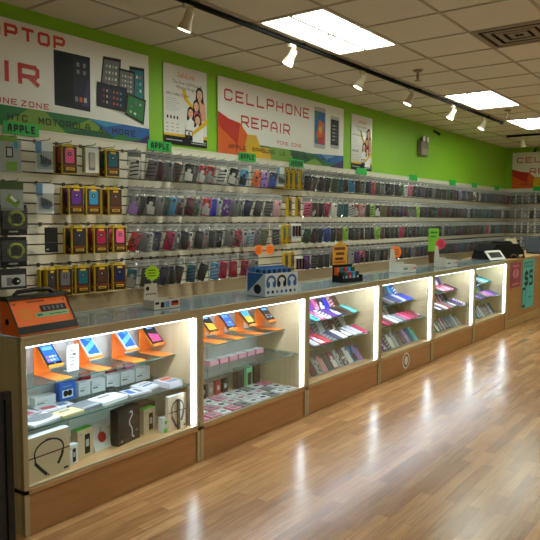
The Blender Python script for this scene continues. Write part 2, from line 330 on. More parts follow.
def cell_banner(loc,rotz,label):
    t=thing('banner_sign',label,'banner',loc,(0,0,rotz)); board(t)
    a=MB(); o=.0068
    S=[('green',[(.6,0),(2.62,0),(2.62,.17),(1.9,.145),(1.1,.15),(.72,.15)]),('red',[(0,0),(.62,0),(.50,.25),(.37,.36),(.18,.385),(0,.445)]),('orange',[(0,0),(.3,0),(.30,.14),(0,.3)]),('orange',[(.37,.36),(.50,.25),(.56,.0),(.3,.0),(.34,.2)]),
       ('yellow',[(.50,.25),(.66,.255),(.74,.13),(1.15,.14),(1.0,0),(.5,0),(.45,.1)]),('gold',[(.5,.1),(.7,.19),(.8,.0),(.52,0)]),('lime',[(.9,.148),(1.3,.15),(1.5,0),(.95,0)]),('dgreen',[(1.35,.15),(1.65,.15),(1.8,.05),(1.4,.0)]),('lime',[(1.65,0),(1.9,.1),(2.1,0)]),
       ('blue',[(1.85,.147),(2.62,.175),(2.62,.1),(2.25,.04),(2.0,.11)]),('lblue',[(2.05,.155),(2.4,.165),(2.2,.09)]),('purple',[(2.28,.0),(2.62,0),(2.62,.125)])]
    for i,(k,P) in enumerate(S): a.poly(P,PC[k],o+i*.0003)
    a.build('coloured_shards',t)
    l=MB(); letters(l,'CELLPHONE',.10,.575,.125,RED,w=.142,gap=.047,t=.02,off=.0075); letters(l,'REPAIR',.385,.325,.125,RED,w=.142,gap=.04,t=.02,off=.0075)
    letters(l,'FONE ZONE',1.07,.195,.042,RED,w=.048,gap=.012,t=.006,off=.0075)
    u=letters(l,'APPLE  SAMSUNG  LG  HTC  MOTOROLA  &',.17,.068,.045,INK,w=.05,gap=.0135,t=.007,off=.0115); l.build('lettering',t)
    p=MB(T=Matrix.Translation((0,-.006,0)))
    p.poly(rr(.28,.53,.03,4,2.01,.49),PC['lgrey'],.001); p.poly(rr(.25,.42,.005,1,2.01,.49),PC['blue'],.0016)
    p.poly([(1.89,.29),(2.13,.29),(2.13,.45),(2.0,.5),(1.89,.4)],PC['red'],.002); p.poly([(1.93,.36),(2.08,.38),(2.11,.55),(1.99,.6)],PC['orange'],.0024)
    p.poly([(1.89,.55),(2.0,.66),(2.1,.69),(1.9,.69)],PC['teal'],.0024); p.disc(2.02,.47,.04,.05,PC['yellow'],.0028); p.poly([(1.89,.29),(1.97,.29),(1.92,.42),(1.89,.42)],PC['teal'],.0028)
    p.build('phone_picture',t)
    p=MB(T=Matrix.Translation((0,-.006,0)))
    p.poly(rr(.235,.43,.03,4,2.385,.47),PC['lgrey'],.001); frame_art(p,[(2.285,.30),(2.485,.30),(2.485,.64),(2.285,.64)],PC['black'],PC['navy'],.95,.0016,5,4,[PC['lgrey'],PC['white'],PC['cyan'],PC['grey']])
    p.build('phone_picture',t); return t
def laptop_banner(loc,label):
    t=thing('banner_sign',label,'banner',loc); board(t); o=.0068
    X=lambda x:x+.035    # real x along the wall -> banner coordinate
    a=MB(); S=[('green',[(0,0),(2.62,0),(2.62,.14),(1.95,.155),(0,.165)]),('dgreen',[(.2,0),(1.1,0),(.8,.16),(.4,.12)]),('lime',[(1.1,0),(1.35,.155),(1.5,.155),(1.7,0)]),('dgreen',[(1.7,0),(2.0,.1),(2.3,0)]),('lime',[(1.95,.155),(1.75,.06),(2.1,.05)]),
      ('blue',[(1.93,.155),(2.62,.14),(2.62,.05),(2.2,.02),(2.05,.09)]),('cyan',[(1.93,.155),(2.3,.147),(2.1,.1)]),('green',[(2.15,.0),(2.3,.07),(2.42,0)]),('purple',[(2.3,0),(2.62,0),(2.62,.09),(2.5,.02)])]
    for i,(k,P) in enumerate(S): a.poly(P,PC[k],o+i*.0003)
    a.build('coloured_shards',t); l=MB()
    letters(l,'LAPTOP',.874,.672,.105,RED,w=.112,gap=.031,t=.024,off=.0075); letters(l,'REPAIR',.1075,.335,.165,RED,w=.19,gap=.07,t=.036,off=.0075)
    letters(l,'FONE',1.0,.17,.046,RED,w=.05,gap=.017,t=.009,off=.0075); letters(l,'ZONE',1.285,.17,.046,RED,w=.05,gap=.017,t=.009,off=.0075)
    letters(l,'APPLE SAMSUNG LG',.1,.055,.052,INK,w=.047,gap=.015,t=.009,off=.011); letters(l,'HTC',1.165,.05,.052,INK,w=.047,gap=.015,t=.009,off=.011); letters(l,'MOTOROLA',1.435,.048,.054,INK,w=.049,gap=.0155,t=.009,off=.011)
    letters(l,'&',2.03,.045,.05,INK,w=.05,t=.008,off=.011); letters(l,'MORE',2.175,.048,.054,INK,w=.054,gap=.018,t=.009,off=.011); l.build('lettering',t)
    T=Matrix.Translation((0,-.006,0))
    def dev(pts,scr,ic,rows,cols,off,icl=None):
        p=MB(T=T); frame_art(p,pts,PC['black'],scr,ic,off,rows,cols,icl); p.build('device_picture',t)
    p=MB(T=T); p.poly([(1.59,.22),(1.945,.21),(1.95,.67),(1.59,.665)],PC['black'],.001); p.poly([(1.60,.25),(1.77,.25),(1.77,.64),(1.60,.64)],mat('dim_screen',(20,20,24),.5,spec=.2),.0016); p.poly([(1.78,.25),(1.93,.24),(1.93,.64),(1.78,.64)],PC['navy'],.0016)
    for r_ in range(2):
        for cc in range(2): p.rect(1.81+.065*cc,1.84+.065*cc,.51+.06*r_,.545+.06*r_,PC['grey'],.0022)
    for cc in range(3): p.rect(1.79+.045*cc,1.82+.045*cc,.28,.32,[PC['grey'],PC['orange'],PC['lgrey']][cc],.0022)
    p.poly([(1.86,.25),(1.93,.25),(1.93,.5)],PC['purple'],.002); p.build('device_picture',t)
    dev([(2.05,.40),(2.27,.41),(2.29,.72),(2.09,.71)],PC['grey'],.9,4,4,.001,[PC['lgrey'],PC['white']])
    dev([(2.385,.33),(2.565,.34),(2.565,.69),(2.385,.68)],PC['teal'],.9,4,3,.002)
    dev([(2.25,.40),(2.44,.40),(2.45,.64),(2.26,.64)],PC['grey'],.9,4,4,.004,[PC['lgrey'],PC['white']])
    dev([(2.01,.27),(2.345,.255),(2.35,.475),(2.015,.48)],PC['navy'],1,3,6,.007,[PC['red'],PC['lgrey'],PC['purple'],PC['orange'],PC['pink'],PC['cyan']])
    dev([(2.32,.24),(2.545,.17),(2.575,.40),(2.35,.435)],PC['green'],.8,3,3,.010,[PC['lgrey'],PC['white'],PC['teal'],PC['grey']])
laptop_banner((-.035,YW-.0,2.222),'wide banner reading LAPTOP REPAIR FONE ZONE with pictured tablets, cut by the left edge')
cell_banner((3.565,YW,2.218),0,'wide CELLPHONE REPAIR banner on the green back wall between two posters')
cell_banner((XR,1.80,2.218),-PI/2,'CELLPHONE REPAIR banner on the far right wall, cut by the right edge')
def poster(loc,label):
    t=thing('wall_poster',label,'poster',loc,group='family phone plan posters'); w,h=.615,.775
    MB().box(0,w,-.005,0,0,h,mat('poster_white',(222,220,216),.22)).build('sheet',t)
    a=MB(T=Matrix.Translation((0,-.0055,0)))
    a.rect(0,w,0,.085,PC['black'],.0004); a.rect(.03,.25,.04,.05,PC['lgrey'],.001); a.rect(.38,.6,.05,.058,PC['lgrey'],.001); a.rect(.38,.6,.03,.038,PC['lgrey'],.001)
    a.poly([(.25,.56),(.30,.56),(.33,.47),(.43,.40),(.41,.37),(.28,.46)],PC['gold'],.0004)
    a.poly([(.0,.085),(.615,.085),(.615,.12),(0,.105)],PC['gold'],.0006)
    a.build('band',t)
    b=MB(T=Matrix.Translation((0,-.0055,0)))
    def pers(u,v,s,shirt,k,hair_long=1):
        o=.001+k*.0012
        b.poly([(u-.075*s,v-.22*s),(u+.09*s,v-.22*s),(u+.075*s,v-.06*s),(u+.03*s,v-.035*s),(u-.03*s,v-.035*s),(u-.07*s,v-.06*s)],shirt,o)
        b.disc(u,v+.012*s,.047*s,.058*s,PC['hair'],o+.0003); b.poly([(u-.047*s,v+.01*s),(u-.055*s,v-.075*s),(u-.02*s,v-.06*s),(u-.02*s,v)],PC['hair'],o+.0004); b.poly([(u+.047*s,v+.01*s),(u+.055*s,v-.075*s),(u+.02*s,v-.06*s),(u+.02*s,v)],PC['hair'],o+.0004); b.disc(u,v+.0*s,.035*s,.045*s,mat('print_face',(224,176,142),.5),o+.0006)
        b.rect(u-.018*s,u-.008*s,v+.008*s,v+.013*s,PC['hair'],o+.0008); b.rect(u+.008*s,u+.018*s,v+.008*s,v+.013*s,PC['hair'],o+.0008); b.rect(u-.01*s,u+.012*s,v-.02*s,v-.014*s,PC['red'],o+.0008)
    pers(.505,.53,1.15,mat('print_peach',(214,164,128),.5),0); pers(.455,.41,1.0,PC['pink'],1); pers(.37,.33,1.0,PC['white'],2); pers(.47,.27,1.0,PC['white'],3)
    b.poly([(.38,.10),(.615,.25),(.615,.31),(.56,.26),(.36,.13)],PC['gold'],.0075); b.build('family_picture',t)
    p=MB(T=Matrix.Translation((0,-.0055,0)))
    for k in range(2): p.poly(rr(.045,.10,.006,2,.31+.055*k,.11),PC['black'],.009); p.rect(.295+.055*k,.325+.055*k,.11,.15,PC['white'],.0095)
    p.build('handset_picture',t)
    l=MB(T=Matrix.Translation((0,-.0055,0)))
    font(l,'SafeLink',.31,.665,.075,PC['orange'],.001,'CENTER'); font(l,'The Free Cell Phone &',.33,.60,.045,PC['black'],.001,'CENTER'); font(l,'Minutes Program',.33,.555,.045,PC['black'],.001,'CENTER')
    font(l,'APPLY HERE TODAY',.03,.48,.036,PC['black'],.001)
    for r_ in range(7): l.rect(.03,.03+.13+.03*((r_*7)%3),.445-.02*r_,.451-.02*r_,PC['lgrey'],.001)
    for r_ in range(4): l.disc(.05+.045*r_,.265,.012,.018,PC['black'],.001,8)
    for r_ in range(3):
        for cc in range(3): l.rect(.03+.07*cc,.06+.07*cc,.2-.035*r_,.207-.035*r_,PC['grey'],.001)
    l.build('lettering',t)
poster((2.785,YW+.008,2.25),'white phone plan poster with a family photo, between the two long banners'); poster((6.42,YW+.008,2.232),'white phone plan poster with glossy glare, right of the CELLPHONE REPAIR banner')
# emergency light, camera
t=thing('emergency_light','grey two-lamp emergency light box high on the green wall','emergency light',(8.66,YW+.012,2.6)); em=mat('emergency_grey',(122,112,96),.5)
MB().box(0,.3,-.08,0,0,.24,em).build('housing',t,bevel=.01); MB().box(.03,.27,-.084,-.08,.03,.12,mat('cover_grey',(150,140,122),.5)).build('cover_panel',t)
for k in range(2):
    h=MB().tube([(.08+.15*k,-.03,.28),(.08+.15*k,-.075,.28),(.08+.15*k,-.09,.28)],[.03,.055,.058],em,16).build('lamp',t)
    MB().tube([(.08+.15*k,-.09,.28),(.08+.15*k,-.094,.28)],.05,mat('lamp_lens',(225,225,215),.15),16).build('lens',h)
MB().tube([(.08,-.03,.23),(.08,-.03,.3)],.012,em).tube([(.23,-.03,.23),(.23,-.03,.3)],.012,em).build('lamp_neck',t)
def seccam(loc,rotz,l):
    t=thing('security_camera',l,'security camera',loc,(0,0,rotz),group='black security cameras'); t.scale=(.6,.6,.6)
    MB().tube([(0,0,0),(0,-.02,0)],.04,BLACK,14).tube([(0,-.02,0),(0,-.07,-.03)],.012,BLACK,8).build('bracket',t)
    b=MB().tube([(.0,-.03,-.01),(.0,-.16,-.09),(.0,-.19,-.11)],[.035,.04,.042],BLACK,14).build('body',t); MB().tube([(0,-.19,-.11),(0,-.196,-.114)],.03,mat('lens_glass',(30,34,44),.08),12).build('lens',b)
seccam((9.35,YW+.012,3.08),0,'small black security camera on the green back wall by the emergency light'); seccam((XR+.012,1.3,3.1),-PI/2,'small black security camera over the far right banner')
# ================================================================== GOODS ON THE HOOKS
_mesh={}
def cached(key,fn):
    if key not in _mesh: _mesh[key]=fn()
    return _mesh[key]
CC=dict(black=(22,22,25),charcoal=(52,52,56),grey=(112,112,116),silver=(172,174,178),white=(226,224,220),navy=(28,36,78),blue=(34,66,170),sky=(52,140,190),teal=(24,98,112),aqua=(90,196,196),green=(34,84,52),lime=(150,205,40),
 maroon=(88,26,42),red=(176,30,44),crimson=(170,28,74),pink=(222,88,140),rose=(214,150,156),purple=(96,44,140),lilac=(160,124,196),orange=(220,98,34),brown=(84,52,38),tan=(176,146,116),olive=(88,88,44),violet=(60,40,160),cobalt=(30,40,190),mint=(110,214,150))
def casemat(c): return mat('case_'+c,CC[c],.45,spec=.3)
def shell_mesh(c,pat=None):
    def f():
        w,h,t=.079,.158,.011; mb=MB(); mt=casemat(c); P=rr(w,h,.012,3); Q=rr(w-.006,h-.006,.011,3); n=len(P)
        vs=[(u,-t+.003,v) for u,v in P]+[(u,-t,v) for u,v in Q]+[(u,0,v) for u,v in P]
        mb.add(vs,[tuple(range(n,2*n)),tuple(range(3*n-1,2*n-1,-1))],mt)
        mb.add(vs,[(i,(i+1)%n,n+(i+1)%n,n+i) for i in range(n)]+[(i,2*n+i,2*n+(i+1)%n,(i+1)%n) for i in range(n)],mt,True)
        if pat:
            pm=casemat(pat); rnd=random.Random(c+pat)
            k=rnd.choice([0,1,2])
            if k==0:
                for i in range(7): mb.disc(rnd.uniform(-.026,.026),rnd.uniform(-.065,.03),.009,.011,pm,t+.0006,8)
            elif k==1:
                for i in range(4): z=-.066+i*.032; mb.poly([(-.034,z),(.034,z+.02),(.034,z+.031),(-.034,z+.011)],pm,t+.0006)
            else: mb.poly([(-.034,-.07),(.034,-.07),(.034,-.005),(-.034,.01)],pm,t+.0006); mb.disc(0,.02,.018,.018,pm,t+.0006,12)
        return mb.mesh('case')
    return cached(('shell',c,pat),f)
def hole_mesh():
    def f():
        mb=MB(); mb.poly(rr(.022,.03,.008,3,.018,.055),BLACK,.0116); mb.disc(.018,.061,.006,.006,mat('lens_blue',(70,80,110),.1),.0119,8); return mb.mesh('camera_hole')
    return cached('hole',f)
def bag_mesh():
    def f():
        mb=MB(); w,z0,z1=.054,-.235,-.004
        V=[(-w,-.014,z0),(w,-.014,z0),(w,.012,z0),(-w,.012,z0),(-w,-.017,z0*.5),(w,-.017,z0*.5),(w,.014,z0*.5),(-w,.014,z0*.5),(-w,-.003,z1),(w,-.003,z1),(w,.001,z1),(-w,.001,z1)]
        F=[(0,3,2,1)]
        for b in (0,4):
            for i in range(4): F.append((b+i,b+(i+1)%4,b+4+(i+1)%4,b+4+i))
        F.append((8,9,10,11)); mb.add(V,F,BAG,True); return mb.mesh('bag')
    return cached('bag',f)
def card_mesh():
    def f():
        mb=MB(); mb.box(-.052,.052,-.0045,-.0032,-.052,.0015,mat('header_card',(156,156,152),.4)); mb.rect(-.035,.035,-.03,-.022,PC['grey'],.005); return mb.mesh('header')
    return cached('card',f)
def hook_mesh(n=.19):
    def f():
        mb=MB(); mb.box(-.014,.014,-.004,.004,-.016,.014,STEEL); mb.tube([(0,-.003,0),(0,-n,0),(0,-n-.012,.014)],.0028,STEEL,6); return mb.mesh('peg_hook')
    return cached(('hook',n),f)
ROWZ=[2.13,1.80,1.47,1.14]; RN=['top','second','third','bottom']
def section(x):
    k=sum(1 for g in TG if g[0]<=x); return k
_cnt={}; HOOKS=[0]
TN=[ORD[k]+' green tag' for k in range(9)]
def hook(x,row,rot=0,far=False,n=.19,lab=None):
    key=('h',far,row,section(x)); k=_cnt.get(key,0); _cnt[key]=k+1
    l=lab or (f'steel peg hook, {RN[row]} row, {ordn(k)} right of {TN[section(x)-1]}' if not far else f'steel peg hook, {RN[row]} row on the far right wall, {ordn(k)} from the corner')
    o=obj('peg_hook',hook_mesh(n),None,(x,YW-.003,ROWZ[row]) if not far else (XR-.003,x,ROWZ[row]),(0,0,-PI/2 if far else 0))
    tag(o,l,'hook','peg hooks on the slatwall')
def pack(x,row,c,pat=None,dy=.15,rz=-32,ry=0,far=False):
    key=('p',far,row,c,pat,section(x)); k=_cnt.get(key,0); _cnt[key]=k+1
    cn=c+(' and '+pat if pat else '')
    if far: l=f'{cn} bagged phone case, {RN[row]} row on far right wall, {ordn(k)} such from corner'
    else: l=f'{cn} bagged phone case, {RN[row]} row, {ordn(k)} such right of {TN[section(x)-1]}'
    loc=(x,YW-dy,ROWZ[row]-.004) if not far else (XR-dy,x,ROWZ[row]-.004)
    t=thing('packaged_phone_case',l,'packaged phone case',loc,(0,R(ry),R(rz)-(PI/2 if far else 0)),group='bagged phone cases hanging on the slatwall')
    t.scale=(1.14,1.1,1.1) if (x<6 and not far) else (1.04,1,1.06)
    obj('clear_bag',bag_mesh(),t); obj('header_card',card_mesh(),t)
    s=obj('phone_case',shell_mesh(c,pat),t,(random.uniform(-.006,.006),-.002,-.147),(0,R(random.uniform(4,20) if dy and not far and x<6 else random.uniform(-3,8)),0))
    obj('camera_hole',hole_mesh(),s)
near=[ # pixel column in the photo, colours, per row
 [(133,'white','black'),(150,'grey','maroon'),(159,'maroon',None),(168,'grey',None),(177,'brown','black'),(187,'black','white'),(195,'charcoal',None),(202,'red','white'),(211,'red','silver'),(220,'white','black'),(231,'black','white'),(242,'sky','black'),(254,'orange','black'),(264,'lilac','purple'),(272,'navy','blue')],
 [(132,'grey','lilac'),(139,'charcoal',None),(148,'black','white'),(157,'grey',None),(164,'green','charcoal'),(171,'sky',None),(180,'grey','brown'),(188,'maroon','black'),(197,'grey','green'),(204,'red','silver'),(211,'cobalt',None),(217,'silver',None),(224,'purple','silver'),(232,'grey',None),(238,'grey','green'),(246,'navy',None),(258,'charcoal',None),(267,'charcoal','grey'),(275,'rose','silver')],
 [(133,'red','black'),(140,'grey',None),(148,'white','silver'),(156,'navy','grey'),(165,'crimson','maroon'),(174,'grey','white'),(181,'charcoal',None),(188,'white','red'),(197,'charcoal',None),(204,'grey','crimson'),(211,'charcoal',None),(218,'black','grey'),(227,'grey',None),(234,'crimson','black'),(241,'silver',None),(249,'silver','sky'),(256,'grey',None),(264,'olive','grey'),(275,'charcoal','grey')],
 [(131,'teal','silver'),(142,'charcoal',None),(151,'charcoal',None),(160,'navy','black'),(167,'black',None),(175,'charcoal','brown'),(188,'teal','navy'),(201,'black',None),(210,'sky','silver'),(222,'crimson',None),(232,'crimson','red'),(243,'crimson','maroon'),(252,'grey',None)]]
for r,L in enumerate(near):
    for i,(px,c1,c2) in enumerate(L):
        x=at(px,200,1,YW-.14).x; hook(x,r)
        pack(x,r,c1,c2,dy=.15+random.uniform(-.02,.03),rz=-34+random.uniform(-9,9),ry=random.uniform(-5,5))
dark=['black','charcoal','black','navy','charcoal','black','black','grey','teal','brown','green','charcoal','maroon','black']
seq2=['pink','maroon','black','crimson','white','teal','teal','white','red','rose','charcoal','lime','black','olive','maroon','green','charcoal','navy']
x0=at(306,200,1,YW-.14).x; NF=52; dx=(XR-.30-x0)/NF
for r in range(4):
    for i in range(NF+1):
        x=x0+i*dx; hook(x,r)
        if r==1 and i<18: c1=seq2[i]; c2=random.choice([None,'white','black'])
        else:
            c1=random.choice(dark) if random.random()<.9 else random.choice(['white','crimson','lime','lilac','sky','silver','pink','red'] if r!=3 else ['crimson','pink','purple','grey'])
            if r==2 and i in (3,): c1='blue'
            if r==2 and i==6: c1='lime'
            if r==3 and i<9: c1=random.choice(['charcoal','maroon','purple','grey','silver'])
            c2=random.choice([None,None,None,'grey','brown','charcoal'])
            if c2==c1: c2=None
        pack(x,r,c1,c2,dy=.15+random.uniform(-.012,.012),rz=-38+random.uniform(-5,5),ry=random.uniform(-2,2))
for r in range(4):
    for i in range(5):
        y=1.72-i*.14; hook(y,r,far=True)
        pack(y,r,random.choice(['black','navy','maroon','grey','black','green']),random.choice([None,'silver']),dy=.15,rz=random.uniform(0,14),far=True)
# boxed heavy-duty cases (yellow boxes)
YB=mat('box_yellow',(196,168,30),.4); DB=mat('box_dark',(50,32,20),.35); BR2=mat('box_rust',(110,52,24),.4)
def ybox(x,row,c,label,dy=.13,rz=-14,group='yellow boxed cases on the slatwall',spine=False,zoff=0):
    t=thing('boxed_phone_case',label,'boxed phone case',(x,YW-dy,ROWZ[row]-.008+zoff),(0,0,R(rz)),group=group)
    w,h,d=.125,.225,.032
    MB().box(-w/2,w/2,0,d,-h-.02,-.02,YB).prism([(-.03,-.02),(.03,-.02),(.022,-.001),(-.022,-.001)],.002,.005,YB).build('box',t)
    f=MB(); f.rect(-w/2+.006,w/2-.003,-h-.014,-.026,DB,.001)
    f.poly(rr(.076,.12,.012,3,.002,-.098),casemat(c),.0018); f.rect(-.05,.055,-.19,-.172,BR2,.0018); f.disc(.002,-.085,.016,.016,BLACK,.0024,12); f.disc(.002,-.085,.007,.007,PC['lgrey'],.003,8)
    f.rect(-.02,.026,-.05,-.034,PC['gold'],.003); f.rect(-.03,.04,-.215,-.195,PC['yellow'],.0018); f.rect(-.022,.03,-.209,-.202,PC['black'],.003); f.build('printed_front',t)
def wx(px): return at(px,200,1,YW-.13).x
YL=[(0,67,'pink','yellow boxed case with pink phone, leftmost yellow box on the top row'),(0,110,'teal','yellow boxed case with teal phone, right of the white blister on the top row'),
(1,73,'purple','yellow boxed case with purple phone, leftmost on the second row'),(1,90,'sky','yellow boxed case with sky blue phone on the second row'),(1,112,'brown','yellow boxed case with brown camouflage phone on the second row'),
(2,75,'charcoal','yellow boxed case with dark patterned phone, leftmost yellow on the third row'),(2,97,'crimson','brown and yellow boxed case with crimson phone, middle of the third row'),(2,116,'pink','yellow boxed case with red-pink phone, right on the third row'),
(3,60,'grey','yellow boxed case with grey phone, front of the leaning stack on the bottom row'),(3,78,'teal','yellow boxed case with dark teal phone on the bottom row'),(3,97,'brown','yellow boxed case with brown phone on the bottom row'),(3,115,'navy','yellow boxed case with blue-black phone, rightmost near one on the bottom row')]
for r,px,c,l in YL:
    x=wx(px); hook(x,r); ybox(x,r,c,l,dy=.175); ybox(x-.02,r,c,'yellow boxed case hanging right behind the '+c+f' one, {RN[r]} row',dy=.105,rz=-14)
for k,px in enumerate((42,47)): ybox(wx(px),3,'charcoal',['leftmost leaning yellow box spine on the bottom row','second leaning yellow box spine on the bottom row'][k],dy=.15+.02*k,rz=20)
hook(wx(46),3)
YF2=[(0,285,-4),(0,289,-4),(0,294,-4),(0,300,-4),(1,288,0),(1,297,0),(2,283,0),(2,288,0),(3,285,0),(3,291,0)]
for i,(r,px,_) in enumerate(YF2):
    x=wx(px); hook(x,r)
    n=sum(1 for q in YF2[:i] if q[0]==r)
    ybox(x,r,['charcoal','brown','teal','grey'][i%4],f'yellow boxed case in the far cluster, {RN[r]} row, {ORD[n]} from its left',dy=.16,rz=17)
# other goods at the left end
def blister(x,row,w,h,label,cat,parts,rz=-12,dy=.12,name='blister_pack',z=0):
    t=thing(name,label,cat,(x,YW-dy,ROWZ[row]-.006+z),(0,0,R(rz))); parts(t,w,h); return t
def p_white(t,w,h):
    MB().box(-w/2,w/2,0,.004,-h,-.002,mat('pale_card',(214,222,222),.4)).build('backing_card',t)
    f=MB(); f.rect(-w/2,-w/2+.05,-.1,-.004,PC['lblue'],.001); f.disc(.01,-.17,.045,.035,PC['lblue'],.001); f.build('printed_panel',t)
    for k in range(5): MB().tube([(-.03+.018*k,-.012,-.11-.008*k),(-.022+.018*k,-.012,-.18)],.007,mat('stylus_dark',(60,66,76),.3),8).build('stylus',t)
    MB().box(-w/2+.01,w/2-.01,-.026,-.001,-h+.02,-.08,BAG).build('blister',t)
hook(wx(46),0); hook(wx(46),1)
blister(wx(46),0,.14,.24,'white and blue blister card with dark styluses on the top row','blister pack',p_white); blister(wx(46),1,.14,.24,'white and blue blister card with dark styluses on the second row','blister pack',p_white)
def p_grey(t,w,h):
    MB().box(-w/2,w/2,0,.045,-h,-.02,mat('grey_box',(152,160,155),.4)).build('box',t); MB().box(-w/2+.02,w/2-.03,-.002,.04,-.03,.012,PC['lime']).build('green_flap',t)
    f=MB(); f.rect(-.03,.022,-.15,-.07,PC['black'],.001); f.rect(-.022,.014,-.14,-.08,PC['lgrey'],.0015); f.rect(-.03,.05,-h+.01,-.18,PC['lime'],.001); f.rect(.03,.06,-.08,-.03,PC['cyan'],.001); f.build('printed_front',t)
def p_grey2(t,w,h):
    MB().box(-w/2,w/2,0,.045,-h,-.01,mat('grey_box',(152,160,155),.4)).build('box',t); MB().box(-w/2-.001,w/2+.001,-.001,.046,-.06,.0,mat('olive_band',(70,92,46),.4)).build('green_band',t)
    f=MB(); f.poly([(-.05,-.14),(.03,-.2),(.06,-.16),(-.02,-.09)],PC['lime'],.0015); f.poly([(-.02,-.12),(.02,-.16),(.035,-.145),(-.005,-.105)],PC['white'],.002); f.build('printed_front',t)
hook(wx(12),0); hook(wx(13),1)
blister(wx(12),0,.17,.26,'grey box with green top flap under the left APPLE tag','boxed accessory',p_grey,name='boxed_accessory'); blister(wx(13),1,.17,.22,'grey box with green band, second down at the left end','boxed accessory',p_grey2,name='boxed_accessory')
def p_blk(t,w,h):
    MB().box(-w/2,w/2,0,.01,-h,-.004,BLACK).build('backing_card',t)
    a=MB(); pts=[]; 
    for i in range(19): s=2*PI*i/18; pts.append((.01+.055*math.cos(s),-.022,-.11+.05*math.sin(s)))
    a.tube(pts,.012,mat('cable_yellow',(176,190,40),.4),8).build('coiled_cable',t)
    MB().box(-.03,-.008,-.035,-.01,-.15,-.08,BLACK).box(.02,.042,-.035,-.01,-.15,-.08,BLACK).build('plug',t)
    MB().rect(-.04,.03,-h+.02,-h+.032,PC['lgrey'],.001).build('lettering_strip',t)
    MB().box(-w/2+.008,w/2-.008,-.04,-.001,-h+.045,-.03,BAG).build('blister',t)
for r,l in ((1.98,'black blister pack with coiled yellow cable, upper one at the left end'),(3,'')):pass
t1=blister(wx(14),2,.2,.235,'black blister pack with coiled yellow cable, upper one at the left end','blister pack',p_blk,z=.16); t2=blister(wx(13),2,.2,.235,'black blister pack with coiled yellow cable, lower one at the left end','blister pack',p_blk,z=-.085)
for zz,l in ((ROWZ[2]+.165-.0,'steel peg hook holding the upper yellow cable pack'),(ROWZ[2]-.0825,'steel peg hook holding the lower yellow cable pack')):
    tag(obj('peg_hook',hook_mesh(),None,(wx(14),YW-.003,zz)),l,'hook','peg hooks on the slatwall')
def p_bw(t,w,h):
    MB().box(-w/2,w/2,0,.03,-h,-.004,mat('dark_grey_box',(44,46,48),.4)).build('box',t); f=MB(); f.rect(-w/2+.01,w/2-.01,-h+.02,-.05,PC['lgrey'],.001); f.disc(.02,-.1,.035,.03,PC['black'],.0015); f.rect(-.05,-.01,-.13,-.07,PC['grey'],.0015); f.disc(.035,-.1,.01,.008,PC['white'],.002); f.build('printed_front',t)
hook(wx(12),3); blister(wx(12),3,.2,.16,'small dark grey accessory box at the bottom left end of the slatwall','boxed accessory',p_bw,name='boxed_accessory')
def p_phone(t,w,h):
    MB().prism(rr(w,h,.008,3,0,-h/2-.02),0,.012,mat('black_leather',(22,20,19),.5),True).build('case_cover',t); MB().rect(-w/2+.01,-w/2+.03,-h,-h+.01,PC['lgrey'],.001).rect(-w/2+.01,w/2-.01,-h/2-.04,-h/2-.037,PC['grey'],.001).build('trim',t); MB().tube([(-.02,.004,-.02),(0,.004,-.002),(.02,.004,-.02)],.002,BLACK,6).build('hang_loop',t)
hook(wx(49),2); blister(wx(49),2,.1,.2,'black flat phone case alone on the third row, left of the yellow boxes','phone case',p_phone,name='hanging_phone_case',rz=-20,dy=.15)
def p_wb(t,w,h):
    MB().box(-w/2,w/2,0,.04,-h,-.015,mat('frost_white',(206,208,200),.3)).build('box',t); MB().box(-w/2-.004,-w/2+.006,-.002,.042,-h,-.01,mat('khaki_edge',(120,124,60),.4)).build('spine',t)
    f=MB(); f.poly(rr(.06,.15,.01,3,0,-.13),PC['grey'],.001); f.poly(rr(.045,.12,.006,3,.004,-.12),mat('beige_print',(168,162,146),.4),.0015); f.build('printed_front',t)
hook(wx(91),0); blister(wx(91),0,.125,.225,'white and grey boxed case between the pink and teal yellow boxes','boxed accessory',p_wb,name='boxed_accessory',dy=.15)
hook(wx(279),0); blister(wx(279),0,.13,.225,'tall white blister card just left of the far yellow boxes, top row','blister pack',p_white,dy=.15)
def p_trio(t,w,h):
    MB().box(-w/2,w/2,0,.004,-h,-.002,mat('pale_card',(214,222,222),.4)).build('backing_card',t)
    for k in range(3): MB().tube([(-.05+.05*k,-.012,-.03),(-.05+.05*k,-.012,-.16)],.016,BLACK if k!=1 else mat('case_maroon',CC['maroon'],.32),8).build('charger',t)
hook(wx(297),2); blister(wx(297),2,.17,.2,'white card with black and maroon car chargers beside the far yellow boxes','blister pack',p_trio,dy=.12); hook(wx(300),3); blister(wx(301),3,.15,.14,'dark striped accessory card, bottom row right of the far yellow boxes','blister pack',p_trio,dy=.12,z=-.08)
